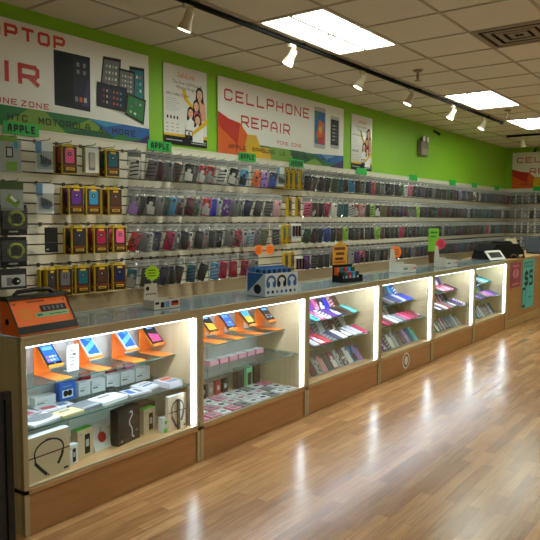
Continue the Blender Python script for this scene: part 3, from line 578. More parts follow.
# ================================================================== DISPLAY CASES
XB=[0,1.221,2.42,3.63,4.85,6.12,7.41]; CD=.508; CH=.965; DECK=.225
CN=['nearest','second','third','fourth','fifth','sixth']
def display_case(i):
    xa,xb=XB[i],XB[i+1]-.002; w=xb-xa
    lab=['glass display case with orange phone stands and boxed headsets, nearest to the viewer','glass display case with orange phone stands and small flat packs, second along the row','glass display case packed with bright purple, blue and pink phone cases, third along','glass display case with a round ring sticker on its wood front','glass display case beyond the ring-stickered one, fifth along','glass display case at the far end of the row, next to the posters'][i]
    t=thing('display_case',lab,'display case',(xa,0,0),group='glass counter display cases')
    k=.028
    MB().box(.012,w-.012,.012,CD,0,.2,FASCIA).build('base_panel',t)
    MB().box(0,w,0,CD,.2,DECK,MAPLE).build('deck',t,bevel=.002)
    [MB().box(q,q+k,0,.03,0,CH-.012,BRONZE).build('front_post',t,bevel=.002) for q in (0,w-k)]
    MB().box(k,w-k,0,.03,CH-.05,CH-.012,BRONZE).build('front_rail',t,bevel=.003)
    MB().box(k,w-k,.002,.02,DECK,DECK+.012,BRONZE).build('glass_channel',t)
    MB().box(.0,.016,.03,CD,0,CH-.012,MAPLEV).build('side_panel',t); MB().box(w-.016,w,.03,CD,0,CH-.012,MAPLEV).build('side_panel',t)
    DW=mat('sliding_door_white',(222,222,218),.35)
    for s in range(2):
        d=MB().box(.018+s*(w/2-.03),w/2+.012+s*(w/2-.03),CD-.02-.008*s,CD-.014-.008*s,DECK+.001,CH-.06,DW).build('sliding_door',t)
    MB().box(.016,w-.016,CD-.035,CD,CH-.06,CH-.012,BRONZE).build('back_rail',t)
    MB().box(k,w-k,.006,.011,DECK+.012,CH-.05,FRONTG).build('front_glass',t)
    MB().box(.0,w,.0,CD,CH-.012,CH-.0035,TOPG).build('top_glass',t)
    MB().box(-.0,w,-.004,.018,CH-.016,CH,BRONZE).box(0,w,CD-.018,CD+.004,CH-.016,CH,BRONZE).build('top_edge_trim',t,bevel=.002)
    for z,yf in ((.66,.2),(.485,.08)):
        s=MB().box(.018,w-.018,yf,CD-.04,z-.006,z,SHELFG).build('glass_shelf',t); MB().box(.018,w-.018,yf-.0015,yf-.0005,z-.006,z,EDGE).build('shelf_edge',s)
        for q in (.02,w-.05): MB().box(q,q+.03,yf+.02,CD-.05,z-.016,z-.0065,mat('shelf_bracket',(170,168,160),.35,.6)).build('shelf_bracket',t)
    MB().box(w-k-.012,w-k-.003,.024,.036,DECK+.014,CH-.055,LED).build('light_strip',t)
    MB().box(k+.01,w-k-.03,.034,.054,CH-.046,CH-.038,FILL_LED).build('light_strip',t); MB().box(k+.01,w-k-.03,.0305,.072,CH-.036,CH-.030,BRONZE).build('fill_strip_cover',t)  # bright bar added behind the rail to fill the interior; cover hides it
    MB().box(k+.01,w-k-.03,.014,.024,CH-.057,CH-.0505,LED2).build('light_strip',t)
    MB().box(w-k-.0025,w-k-.0005,.024,.038,DECK+.012,CH-.05,mat('strip_channel',(190,190,186),.4,.5)).box(w-k-.018,w-k-.0005,.0385,.041,DECK+.002,CH-.05,mat('strip_channel')).build('strip_housing',t)
    return t
for i in range(6): display_case(i)
t=thing('ring_sticker','round white ring sticker on the wood front of the fourth display case','sticker',(4.215,.0095,.115))
s=MB(); s.disc(0,0,.082,.082,mat('sticker_white',(222,214,202),.5),.0005,28); s.disc(0,0,.062,.064,mat('sticker_dark',(92,60,36),.5),.001,28); s.disc(0,0,.042,.048,mat('sticker_white'),.0015,16); s.build('print',t)
# wooden counter beyond the cases
t=thing('wooden_counter','plain wooden counter with pink and teal posters, beyond the display cases','counter',(7.412,0,0))
L=3.3
MB().box(0,L,.012,.62,0,CH-.03,FASCIA).build('body',t); MB().box(-.0,L+.02,-.005,.64,CH-.03,CH,MAPLE).build('worktop',t,bevel=.004); MB().box(0,L,0,.012,.0,.1,MAPLE).build('kick_board',t)
MB().box(0,.03,-.002,.012,.1,CH-.03,BRONZE).build('edge_strip',t)
t=thing('price_poster','maroon pink price poster on the wooden counter front','poster',(7.57,.009,.55)); MB().box(0,.5,-.002,0,0,.36,mat('poster_maroon',(150,52,84),.5)).build('sheet',t)
f=MB(T=Matrix.Translation((0,-.002,0))); f.disc(.25,.2,.14,.07,mat('poster_pale_pink',(206,130,150),.5),.001); f.rect(.22,.27,.14,.26,mat('poster_maroon'),.002); f.rect(.08,.42,.04,.06,mat('poster_pale_pink'),.001); f.rect(.1,.4,.3,.32,mat('poster_pale_pink'),.001); f.build('print',t)
t=thing('price_poster','tall teal poster with large $5 on the wooden counter front','poster',(8.16,.008,.19)); MB().box(0,.62,-.002,0,0,.735,mat('poster_teal',(88,182,178),.5)).build('sheet',t)
f=MB(T=Matrix.Translation((0,-.002,0))); letters(f,'$5',.1,.33,.24,INK,w=.2,gap=.05,t=.045,off=.001); f.rect(.05,.55,.62,.70,mat('poster_dteal',(46,110,116),.5),.001)
for k in range(5): f.rect(.08+.09*k,.14+.09*k,.64,.68,mat('poster_teal'),.0015)
f.poly(rr(.16,.30,.02,3,.1,.17),INK,.001); f.poly(rr(.12,.22,.005,2,.1,.17),mat('poster_teal'),.0016); f.rect(.35,.5,.14,.17,mat('poster_dteal'),.001); f.build('print',t)
# ================================================================== CASE CONTENTS
ORG=mat('orange_acrylic',(255,140,50),.25,spec=.6); SCR=[mat('screen_blue',(40,90,190),.12,emit=.35),mat('screen_sky',(70,160,210),.12,emit=.35),mat('screen_dark',(24,26,40),.1),mat('screen_pink',(190,70,130),.12,emit=.25),mat('screen_amber',(210,160,60),.12,emit=.25)]
def stand_and_phone(px,case,lab,body,scr,kind,side=''):
    x=min(at(px,350,1,.33).x,XB[case+1]-.085); base=.66; y0=.205
    t=thing('phone_stand','orange stand under '+lab.replace('the ',''),'phone stand',(x,y0,base),group='orange acrylic phone stands')
    w=.05
    MB().box(-w,w,0,.205,.0005,.004,ORG).build('base_plate',t)
    MB().prismx([(.203,.004),(.207,.004),(.207,.165),(.203,.168)],-w,w,ORG).build('back_plate',t)
    MB().prismx([(.087,.062),(.091,.058),(.205,.165),(.203,.170)],-w+.004,w-.004,ORG).build('rest_plate',t)
    MB().box(-w+.004,w-.004,.072,.091,.058,.062,ORG).box(-w+.004,w-.004,.070,.073,.058,.074,ORG).build('front_lip',t)
    a=math.atan2(.107,.114)
    # phone lies on the rest plate
    q=thing('smartphone',lab,'smartphone',(x,y0+.0795,base+.0635),(-(PI/2-a),0,0),group='display phones on orange stands'); q.scale=(1.2,1,1.2)
    MB().prism(rr(.073,.148,.01,4,0,.074),-.009,0,body,True).build('body',q)
    s=MB(); s.rect(-.032,.032,.016,.132,SCR[scr],.0094)
    rnd=random.Random(px)
    if kind=='icons':
        for r_ in range(2):
            for c_ in range(4): s.rect(-.027+c_*.0145,-.017+c_*.0145,.024+.018*r_,.034+.018*r_,rnd.choice([PC['white'],PC['cyan'],PC['lgrey'],PC['orange']]),.0098)
        s.rect(-.026,.026,.085,.105,mat('screen_light',(96,160,226),.2,emit=.3),.0098)
    elif kind=='swirl':
        s.poly([(-.032,.03),(.032,.07),(.032,.1),(-.032,.06)],mat('screen_light',(96,160,226),.2,emit=.3),.0097); s.disc(.01,.105,.013,.013,PC['cyan'],.0099)
    else:
        s.poly([(-.032,.016),(.032,.016),(.032,.06),(-.032,.075)],SCR[3 if kind=='pinky' else 4],.0097); s.rect(-.02,.02,.1,.11,mat('screen_light',(96,160,226),.2,emit=.3),.0098)
    s.build('screen',q)
    b=MB(); b.disc(0,.008,.004,.004,PC['grey'],.0094,10); b.rect(-.008,.008,.139,.141,PC['grey'],.0094); b.build('home_button',q)
PB=mat('phone_black',(18,18,22),.2); PW=mat('phone_white',(226,228,232),.2)
for a in [(50,0,'black phone with blue photo screen at the left end of the nearest case',PB,0,'icons'),(90.5,0,'white phone with blue swirl screen beside the white spec card',PW,0,'swirl'),(127,0,'white phone with deep blue screen, third in the nearest case',PW,0,'swirl'),(158,0,'dark phone with pink screen at the right end of the nearest case',PB,2,'pinky'),
 (209.5,1,'black phone with amber screen at the left end of the second case',PB,2,'amber'),(228,1,'black phone with blue icons, second in the second case',PB,0,'icons'),(247.5,1,'black phone with sky and amber screen, third in the second case',PB,1,'amber'),(268.5,1,'black phone with dark screen at the right end of the second case',PB,2,'icons')]: stand_and_phone(*a)
x=at(74,358,1,.32).x; t=thing('spec_card','white upright spec card between the first two phones','card',(x,.33,.66)); MB().box(-.04,.04,0,.003,0,.15,WHITE).build('card',t); MB().box(-.04,.04,.003,.04,0,.003,WHITE).build('foot',t)
f=MB()
for k in range(5): f.rect(-.022,.004+.006*(k%3),.035+.02*k,.041+.02*k,PC['grey'],.001)
f.rect(.0,.02,.09,.1,PC['black'],.0012); f.build('print',t)
# generic cartons
def carton(x,y,z,w,d,h,body,label,cat='box',rz=0,name='product_box',art=None,top=None,group=None):
    t=thing(name,label,cat,(x,y,z),(0,0,R(rz)),group=group)
    b=MB().box(0,w,0,d,0,h,body); b.build('carton',t,bevel=.001)
    if top: MB().box(.001,w-.001,.001,d-.001,h+.0002,h+.0012,top).build('top_label',t)
    if art:
        f=MB(); art(f,w,h); f.build('printed_front',t)
    return t
KRAFT=mat('pale_kraft',(214,196,164),.5); BOXB=mat('box_black',(20,18,20),.6,spec=.2); BOXW=mat('box_white',(226,228,230),.4); LGREEN=mat('box_green',(92,206,52),.4); BLUEB=mat('box_blue',(30,90,190),.4); BR=mat('band_maroon',(96,34,34),.4)
def headset(f,w,h):
    pts=[]
    for i in range(15):
        s=R(200-220*i/14); pts.append((w*.5+w*.34*math.cos(s),h*.60+h*.26*math.sin(s)))
    pts=[(w*.44,h*.08),(w*.32,h*.22),(w*.17,h*.42)]+pts+[(w*.8,h*.42),(w*.7,h*.24)]
    for i in range(len(pts)-1):
        a,b=Vector(pts[i]),Vector(pts[i+1]); d=(b-a).normalized(); n=Vector((-d.y,d.x))*(.008 if i<2 or i>len(pts)-4 else .0045)
        f.poly([tuple(q) for q in (a-n,b-n,b+n,a+n)],INK,.0022)
    f.rect(0,w,h*.53,h*.56,BR,.0012); f.rect(w*.84,w*.95,h*.06,h*.11,INK,.0015); f.rect(w*.42,w*.55,h*.86,h*.89,PC['grey'],.0015)
    f.disc(w*.47,h*.07,.006,.004,INK,.003)
TOPL=mat('top_print',(232,236,240),.4)
b=carton(.05,.052,DECK,.255,.045,.225,KRAFT,'pale box with pictured neckband headset at the left end of the nearest case',rz=3,art=headset,top=TOPL)
def watch(f,w,h): f.poly(rr(w*.34,h*.7,.006,3,w*.6,h*.45),PC['black'],.001); f.poly(rr(w*.22,h*.26,.003,2,w*.6,h*.48),PC['lgrey'],.0015); f.rect(w*.08,w*.3,h*.8,h*.88,PC['lgrey'],.001)
carton(.318,.10,DECK,.07,.035,.105,BOXW,'small white box with a black gadget picture, left of the green-topped box',rz=8,art=watch)
carton(.405,.135,DECK,.115,.05,.155,KRAFT,'box with bright green top and pictured smartwatch in the nearest case',rz=8,art=watch,top=LGREEN)
def apple(f,w,h): f.disc(w*.55,h*.45,.032,.03,PC['red'],.001,18); f.poly([(w*.52,h*.62),(w*.6,h*.82),(w*.56,h*.82),(w*.49,h*.64)],PC['black'],.0015)
def hp(f,w,h):
    P=[(.52,.85),(.62,.88),(.66,.78),(.58,.7),(.5,.6),(.52,.5),(.6,.42),(.64,.3),(.62,.18),(.72,.1)]
    for i in range(len(P)-1):
        a,b=Vector((P[i][0]*w,P[i][1]*h)),Vector((P[i+1][0]*w,P[i+1][1]*h)); d=(b-a).normalized(); n=Vector((-d.y,d.x))*.005; f.poly([tuple(q) for q in (a-n,b-n,b+n,a+n)],PC['lgrey'],.001)
    f.rect(w*.1,w*.2,h*.08,h*.14,PC['grey'],.001); f.rect(w*.78,w*.9,h*.25,h*.3,PC['grey'],.001)
t=thing('product_box','tilted white box printed with a red fruit, beside the black headphone box','box',(.53,.15,DECK),(R(-18),0,R(8))); MB().box(0,.135,0,.03,.0,.15,BOXW).build('carton',t); f=MB(); apple(f,.135,.15); f.build('printed_front',t)
carton(.665,.115,DECK,.19,.06,.205,BOXB,'tall black box with pictured white earphone cord in the nearest case',rz=10,art=hp)
carton(.895,.16,DECK,.105,.045,.15,KRAFT,'green-edged box with pictured black phone, right of the black box',rz=6,art=watch,top=LGREEN)
carton(.985,.085,DECK,.075,.045,.09,BOXW,'small white and green box before the right-hand headset box',rz=0,art=lambda f,w,h:(f.rect(0,w,0,h*.3,LGREEN,.001),f.disc(w*.65,h*.35,.018,.028,PC['black'],.0015),f.rect(w*.1,w*.4,h*.6,h*.8,LGREEN,.001)))
carton(1.085,.062,DECK,.02,.11,.19,BOXB,'narrow black box edge left of the right-hand headset box',rz=0)
carton(1.11,.11,DECK,.2-.13,.03,.2,KRAFT,'narrow kraft box behind the right-hand headset box',rz=0)if 0 else None
bx=at(169,429,1,.075).x
b=carton(bx-.005,.072,DECK,1.17-bx,.03,.215,KRAFT,'pale box with pictured neckband headset at the right end of the nearest case',rz=0,art=headset,top=TOPL)
carton(.93,.28,DECK,.17,.1,.14,mat('dark_kraft',(120,96,68),.5),'brown carton at the back of the nearest case bottom')
# second shelf of nearest case
Z2=.485
def sx(px,py,z): q=at(px,py,2,z); return q.x,q.y
spec=[(.30,.36,.13,.05,.06,BOXW,'long low white box at the left on the middle shelf, nearest case'),(.47,.38,.11,.05,.10,BLUEB,'blue box with white window print on the middle shelf'),(.60,.38,.08,.05,.08,BOXW,'white box right of the blue box, middle shelf'),(.69,.38,.10,.05,.075,BOXW,'low white box, second right of the blue box'),(.80,.38,.10,.05,.085,BOXW,'white box, third right of the blue box'),(.91,.38,.11,.05,.085,BOXW,'white box, fourth right of the blue box'),(1.03,.38,.12,.05,.085,BOXW,'white box at the right end of the middle shelf, nearest case')]
for x,y,w,d,h,m_,l in spec:
    carton(x,y,Z2,w,d,h,m_,l,art=(lambda f,w,h:(f.rect(w*.1,w*.45,h*.35,h*.45,PC['grey'],.001),f.rect(w*.1,w*.6,h*.55,h*.6,PC['lgrey'],.001))) if m_ is BOXW else (lambda f,w,h:(f.rect(w*.15,w*.8,h*.15,h*.6,PC['white'],.001),f.disc(w*.35,h*.4,.016,.018,PC['black'],.0015),f.disc(w*.6,h*.4,.016,.018,PC['black'],.0015),f.rect(w*.2,w*.7,h*.75,h*.85,PC['lblue'],.001))))
for x,c,l in ((.66,'red','small red-topped box standing behind white boxes, left one'),(.86,'red','red box behind the white boxes in the middle of the nearest case'),(1.0,'pink','pinkish red box behind the white boxes, right one')):
    carton(x,.44,Z2,.07,.03,.115,mat('box_'+c,CC[c],.4),l)
def flatpack(x,y,z,w,d,h,body,rz,label,art=None,name='flat_pack',cat='flat pack',group=None,sleeve=True):
    t=thing(name,label,cat,(x,y,z),(0,0,R(rz)),group=group)
    MB().prism([(-w/2,0),(w/2,0),(w/2,h),(-w/2,h)],-d/2,d/2,body).build('pack',t,bevel=.001)
    T=Matrix.Rotation(-PI/2,4,'X'); f=MB(T=Matrix.Translation((0,0,h))@T)
    if art: art(f,w,d)
    else: f.rect(-w*.3,w*.2,d*.1,d*.3,PC['grey'],.001); f.rect(-w*.35,w*.3,-d*.3,-d*.2,PC['lgrey'],.001)
    f.build('printed_top',t)
PGREY=mat('pack_grey',(112,116,120),.35); PYEL=mat('pack_sand',(206,192,140),.45)
flatpack(.20,.18,Z2,.2,.15,.012,BOXW,12,'white pack with a round dark grey pouch at the left end of the middle shelf',art=lambda f,w,d:f.disc(.01,0,.085,.05,PGREY,.0015,20))
flatpack(.36,.155,Z2,.14,.1,.014,PYEL,6,'sand coloured flat pack on the middle shelf front, nearest case'); flatpack(.38,.30,Z2,.2,.1,.012,mat('pack_pale',(206,204,210),.4),-8,'pale pack with pink print at the back left of the middle shelf',art=lambda f,w,d:(f.rect(-.08,0,-.03,.02,PC['pink'],.001),f.rect(.02,.07,-.02,.03,PC['lblue'],.001)))
flatpack(.21,.30,Z2,.12,.12,.012,mat('pack_pale'),10,'pale pack with reddish print at the far left of the middle shelf',art=lambda f,w,d:(f.rect(-.04,.03,-.03,.03,PC['pink'],.001),f.rect(-.05,.05,.035,.045,PC['grey'],.001)))
flatpack(.50,.19,Z2,.15,.13,.014,PGREY,6,'dark grey flat pack in the middle of the middle shelf',art=lambda f,w,d:f.rect(-.06,.05,-.05,-.035,PC['lgrey'],.001)); flatpack(.655,.19,Z2,.19,.13,.02,BOXW,8,'large white flat box at the front of the middle shelf')
flatpack(.86,.19,Z2,.15,.12,.012,mat('pack_pale'),-5,'clear bagged pack with blue print on the middle shelf',art=lambda f,w,d:(f.rect(-.06,-.02,-.04,.04,PC['blue'],.001),f.rect(.0,.03,-.04,.04,PC['grey'],.001))); flatpack(.99,.24,Z2,.14,.14,.014,BOXW,12,'white bagged pack with blue stripe right of the centre, middle shelf',art=lambda f,w,d:(f.rect(-.05,.05,-.02,.0,PC['blue'],.001),f.rect(-.05,.05,.02,.03,PC['grey'],.001)))
flatpack(1.10,.16,Z2,.12,.14,.035,mat('pack_pale'),0,'thick pack with orange and blue print at the right end of the middle shelf',art=lambda f,w,d:(f.rect(-.04,.04,.0,.05,PC['orange'],.001),f.rect(-.04,.04,-.05,-.01,PC['lblue'],.001)))
flatpack(.10,.22,Z2,.1,.16,.01,mat('pack_palebluish',(180,200,226),.4),0,'pale blue pack lying against the left end, middle shelf')
t=thing('coiled_cable','small coiled black cable on the white flat box','cable',(.74,.27,Z2+.012)); c_=[( .03*math.cos(i*.6),.02*math.sin(i*.6),.002+i*.0008) for i in range(40)]; MB().tube(c_,.004,BLACK,6).build('cord',t); MB().box(-.05,-.02,-.01,.01,-.005,.012,BLACK).build('plug',t)
# second case: flat packs on the deck
rnd=random.Random(3); n=0
cols=[('white',BOXW),('pale grey',mat('pack_pale')),('pink',mat('pack_pink',(210,120,150),.4)),('grey',PGREY),('white',BOXW),('pale grey',mat('pack_pale'))]
for r_ in range(3):
    for k in range(10):
        x=XB[1]+.085+k*.108; y=.085+r_*.115; cn,cm=cols[(k*2+r_*3+rnd.randint(0,2))%6] if k>1 or r_ else cols[2]
        pr=rnd.choice(['black','navy','pink','grey'])
        flatpack(x,y,DECK,.085,.10,.010+.003*rnd.random(),cm,rnd.uniform(-7,7),f'{cn} flat pack with {pr} print on second case floor, {["front","middle","back"][r_]} line, {ORD[k]} from left',group='flat packs in the second case',
            art=(lambda pr:(lambda f,w,d:(f.disc(0,-.01,.026,.02,PC[pr],.001,12),f.rect(-.03,.03,.03,.036,PC['grey'],.001))))(pr))
for k in range(6):
    carton(XB[1]+.42+.105*k,.30,.485,.09,.06,.035,mat('box_palepink',(222,150,170),.4),f'small pink and white box on the middle shelf of the second case, {ORD[k]} from left',group='pink boxes in the second case',top=TOPL)
for k in range(5):
    carton(XB[1]+.35+.08*k,.40,DECK,.055,.03,.10,[mat('box_red'),BOXB,mat('box_mixed',(150,130,120),.4)][k%3],f'small upright box at the back of the second case floor, {ORD[k]} from left',art=lambda f,w,h:f.disc(w/2,h/2,.016,.02,PC['lgrey'],.001,10))
for k,(c_,l) in enumerate((('black','black'),('mint','green-edged'),('black','dark'))):
    carton(XB[1]+.80+.10*k,.36,DECK,.07,.06,.16,mat('box_'+c_+'2',CC[c_],.35),f'{l} upright gadget box at the right of the second case, {ORD[k]} of three from left',art=lambda f,w,h:f.rect(w*.15,w*.85,h*.1,h*.7,PC['black'],.001))
# cases three to six: tiers of phone cases
def dcase(x,y,z,ang,c,pat,label,rz=0):
    o=obj('phone_case',shell_mesh(c,pat),None,(x,y,z),(0,0,0)); o.rotation_euler=(-(PI/2-R(ang)),0,R(rz)); tag(o,label,'phone case','phone cases in the display cases')
    obj('camera_hole',hole_mesh(),o); return o
TIER=[('top',.66,.205),('middle',.485,.085),('bottom',DECK,.05)]
DATA={2:dict(top=(['purple','pink','black','cobalt','rose','brown','tan','cobalt'],['aqua','pink','white','purple','cobalt','black','brown','aqua']),
            middle=(['crimson','grey','silver','grey','maroon','grey','silver','charcoal'],['silver','crimson','red','grey','navy','white','black','silver']),
            bottom=(['maroon','silver','rose','black','crimson','silver','brown','white','sky','lilac','charcoal','mint','pink'],[])),
      3:dict(top=(['navy','charcoal','sky','blue','white'],['black','grey','navy','blue','white','cobalt','blue']),middle=(['black','silver','navy','charcoal','black','brown','black'],['crimson','maroon','white','silver','grey','pink','crimson']),
            bottom=(['purple','black','white','silver','brown','maroon','lilac','teal','aqua','black','grey','silver','white','blue','navy'],[])),
      4:dict(top=(['white','purple','violet'],['black','crimson','pink','red','pink']),middle=(['pink','crimson','purple','navy','violet','black','navy'],['charcoal','purple','white','red','grey','black']),
            bottom=(['black','green','crimson','black','charcoal','teal','silver','grey','purple','navy','blue','white','brown'],[])),
      5:dict(top=(['navy','black','sky','teal'],['grey','silver','aqua','teal']),middle=(['lime','blue','navy','white','black','charcoal'],['lilac','purple','navy','grey','pink']),
            bottom=(['teal','navy','white','charcoal','maroon','brown','silver','navy','sky','navy','lilac','blue'],[]))}
SPAN={2:dict(top=((308,355),(308,368)),middle=((306,358),(308,373)),bottom=((308,377),(0,0))),3:dict(top=((380,406),(381,421)),middle=((380,412),(381,428)),bottom=((380,431),(0,0))),4:dict(top=((434,448),(434,464)),middle=((434,458),(434,466)),bottom=((434,470),(0,0))),5:dict(top=((475,489),(475,497)),middle=((475,491),(475,500)),bottom=((475,502),(0,0)))}
RISER=mat('riser_acrylic',(206,210,210),.3)
for ci,D in DATA.items():
    xa,xb=XB[ci]+.05,XB[ci+1]-.09; cnm=['','','third','fourth','fifth','sixth'][ci]
    for (tn,z,yf) in TIER:
        lean,flat=D[tn]; ang=58 if tn!='bottom' else 54
        yb=yf+(.155 if tn=='top' else .20) if tn!='bottom' else .13
        hgt=.13 if tn=='top' else .125
        dp=hgt/math.tan(R(ang))
        y1=min(yb+dp,.46)
        (l0,l1),(f0,f1)=SPAN[ci][tn]; yl=(yb+y1)/2; yf2=yf+.062
        la=max(xa,at(l0,300,1,yl).x); lb=min(xb,at(l1,300,1,yl).x)
        nl=max(1,int((lb-la)/.084)); step=(lb-la)/nl
        t=thing('display_riser',f'pale sloped riser holding the leaning phone cases, {tn} tier of the {cnm} display case','riser',(0,0,z),group='sloped risers in the display cases')
        MB().prismx([(yb+.012,.0005),(y1,.0005),(y1,(y1-yb-.012)*math.tan(R(ang)))],la,lb,RISER).build('slope',t)
        MB().box(la,lb,yb-.012,yb-.009,.0005,.008,RISER).box(la,lb,yb-.009,yb+.012,.0005,.0015,RISER).build('front_lip',t)
        for k in range(nl):
            c_=lean[k%len(lean)]; L2=.08
            yy=yb+L2*math.cos(R(ang)); zz=z+.004+L2*math.sin(R(ang))
            pat=random.Random(ci*100+k+len(tn)).choice([None,None,None,'white','black','silver']); pat=None if pat==c_ else pat
            dcase(la+step*(k+.5),yy,zz,ang,c_,pat,f'{c_} phone case leaning on {tn} tier, {cnm} display case, {ORD[k]} from left')
        if flat:
            fa=max(xa,at(f0,300,1,yf2).x); fb=min(xb,at(f1,300,1,yf2).x); nf=max(1,int((fb-fa)/.085)); step=(fb-fa)/nf
            for k in range(nf):
                c_=flat[k%len(flat)]
                pat=random.Random(ci*77+k+len(tn)).choice([None,'white',None,'black']); pat=None if pat==c_ else pat
                dcase(fa+step*(k+.5)+random.uniform(-.002,.002),yf+.062+(.008 if tn=='middle' else 0),z+.0105+.02,18,c_,pat,f'{c_} phone case lying flat on {tn} shelf, {cnm} display case, {ORD[k]} from left',rz=0)
# ================================================================== ON THE COUNTER TOPS
# orange security-tag style device
t=thing('orange_display_unit','orange wedge-shaped display unit with black handle and base on the near counter end','display unit',(.012,.02,CH),(0,0,R(2)))
OR=mat('unit_orange',(252,116,40),.45); W=.335; H=.165; Dp=.155
MB().prismx([(0,0),(Dp,0),(Dp,H),(Dp-.05,H),(.0,.006)],0,W,OR).build('body',t,bevel=.003)
MB().prismx([(Dp-.07,H-.004),(Dp+.004,H-.004),(Dp+.004,H+.012),(Dp-.06,H+.012)],-.004,W+.004,BLACK).build('top_ledge',t,bevel=.003)
hpts=[(.06,Dp-.02,H+.01),(.08,Dp-.02,H+.028),(.17,Dp-.02,H+.034),(.26,Dp-.02,H+.03),(.29,Dp-.02,H+.01)]; MB().tube(hpts,.011,BLACK,10).build('handle',t)
sl=math.atan2(H-.006,Dp-.05); SL=math.hypot(H-.006,Dp-.05)
T=Matrix.Translation((0,0,.006))@Matrix.Rotation(-(PI/2-sl),4,'X')
f=MB(T=T); f.rect(0,W,0,.04,BLACK,.002); f.build('base_band',t)
f=MB(T=T); f.rect(-.003,.006,0,SL,BLACK,.003); f.rect(W-.006,W+.003,0,SL,BLACK,.003); f.build('edge_trim',t)
f=MB(T=T); f.rect(.16,.31,.105,.14,BLACK,.002)
for k in range(5): f.rect(.175+.026*k,.19+.026*k,.113,.132,PC['grey'],.0026)
f.build('number_panel',t); f=MB(T=T); f.rect(.12,.315,.078,.102,mat('mint_strip',(150,196,150),.4),.002); f.rect(.13,.16,.085,.095,PC['green'],.0026); f.rect(.2,.3,.087,.091,PC['green'],.0026); f.build('mint_strip',t)
f=MB(T=T)
for k in range(4): f.rect(.04,.04+.055+.01*(k%2),.075+.015*k,.08+.015*k,PC['yellow'],.002)
f.rect(.1,.2,.163,.168,BR,.002); f.disc(.03,.16,.006,.006,BR,.002,8); f.disc(.31,.16,.006,.006,BR,.002,8); f.build('small_print',t)
f=MB(); f.add([(-.0015,.1+.016*math.cos(a*PI/6),.06+.016*math.sin(a*PI/6)) for a in range(12)],[tuple(range(12))],BLACK); f.build('side_knob',t)
# dark blue carton at the counter end, black framed sign
tag(MB().box(-.17,-.075,.03,.13,.965-.0,1.105,mat('dark_blue_box',(28,48,74),.45)).build('accessory_carton') if 0 else MB().box(-.13,.012,.24,.40,CH+.001,1.10,mat('dark_blue_box',(28,48,74),.45)).build('accessory_carton',bevel=.002),'dark blue carton behind the orange display unit at the left edge','box')
t=thing('framed_floor_sign','black framed board standing on the floor at the left edge of the picture','sign',(-.52,-.15,0)); 
MB().box(.33,.362,-.03,0,0,.775,BLACK).box(0,.03,-.03,0,0,.775,BLACK).box(.03,.33,-.03,0,.745,.775,BLACK).box(.03,.33,-.03,0,0,.03,BLACK).build('frame',t,bevel=.002); MB().box(.03,.33,-.02,-.01,.03,.745,mat('board_dark',(36,34,36),.5)).build('board',t)
MB().tube([(.1,-.0,.5),(.1,.2,.01)],.009,BLACK).tube([(.26,0,.5),(.26,.2,.01)],.009,BLACK).build('rear_leg',t)
def star(mb,r,mt,n=14,off=.001,cx=0,cz=0): mb.poly([(cx+(r if i%2==0 else r*.8)*math.cos(PI*i/n),cz+(r if i%2==0 else r*.8)*math.sin(PI*i/n)) for i in range(2*n)],mt,off)
def burst(name,label,loc,c,r,rot=-30,pole=None):
    t=thing(name,label,'price burst',loc,(0,0,R(rot)))
    m_=mat('burst_'+c,dict(lime=(190,240,20),orange=(250,120,20),red=(232,60,90),amber=(250,120,30))[c],.5)
    b=MB(); n=14; P=[((r if i%2==0 else r*.8)*math.cos(PI*i/n),(r if i%2==0 else r*.8)*math.sin(PI*i/n)) for i in range(2*n)]; b.prism(P,0,.002,m_); b.build('star_card',t)
    f=MB(); dk=mat('burst_ink_'+c,[int(v*.55) for v in dict(lime=(190,220,40),orange=(250,120,20),red=(232,60,90),amber=(250,120,30))[c]],.5)
    for k in range(3): f.rect(-r*.5,r*.45,-r*.4+k*r*.35,-r*.28+k*r*.35,dk,.001)
    f.build('print',t)
    if pole: MB().box(-.004,.004,.002,.005,-pole,-.0,mat('clip_clear',(190,190,186),.3)).build('stem',t)
    return t
# cardboard tray display with lime burst
def spot(px,py,z=CH+.0005): q=at(px,py,2,z); return q
q=at(154,310,2,CH); t=thing('counter_display_box','open white cardboard display tray with header card on the near counter','display box',(q.x,q.y,CH),(0,0,R(-6)))
w,d=.2,.11; CB=mat('tray_card',(206,196,182),.55)
MB().box(0,w,0,.003,0,.055,CB).box(0,w,d-.003,d,0,.055,CB).box(0,.003,.003,d-.003,0,.055,CB).box(w-.003,w,.003,d-.003,0,.055,CB).box(.003,w-.003,.003,d-.003,0,.003,CB).build('tray',t)
MB().prism([(0,.055),(w*.55,.055),(w*.5,.15),(.01,.15)],d-.006,d-.003,CB).build('header_card',t)
f=MB(T=Matrix.Translation((0,0,0))); f.rect(.01,.04,.03,.045,PC['black'],.001); f.rect(.05,.08,.008,.042,PC['black'],.001); f.rect(.085,.12,.008,.045,PC['lblue'],.001); f.rect(.13,.19,.015,.045,PC['red'],.001); f.rect(.14,.185,.03,.044,PC['black'],.0015); f.build('printed_front',t)
f=MB(T=Matrix.Translation((0,d-.006,0)))
for k in range(6): f.disc(.02+.014*k,.085,.006,.005,PC['black'],.001,8)
f.disc(.03,.12,.014,.013,PC['hair'],.001); f.build('header_print',t)
q2=at(151,273,1,t.location.y+d); burst('price_burst','neon lime star price burst above the cardboard tray',(q2.x,t.location.y+.1,q2.z),'lime',.05,-30,pole=q2.z-CH-.1)
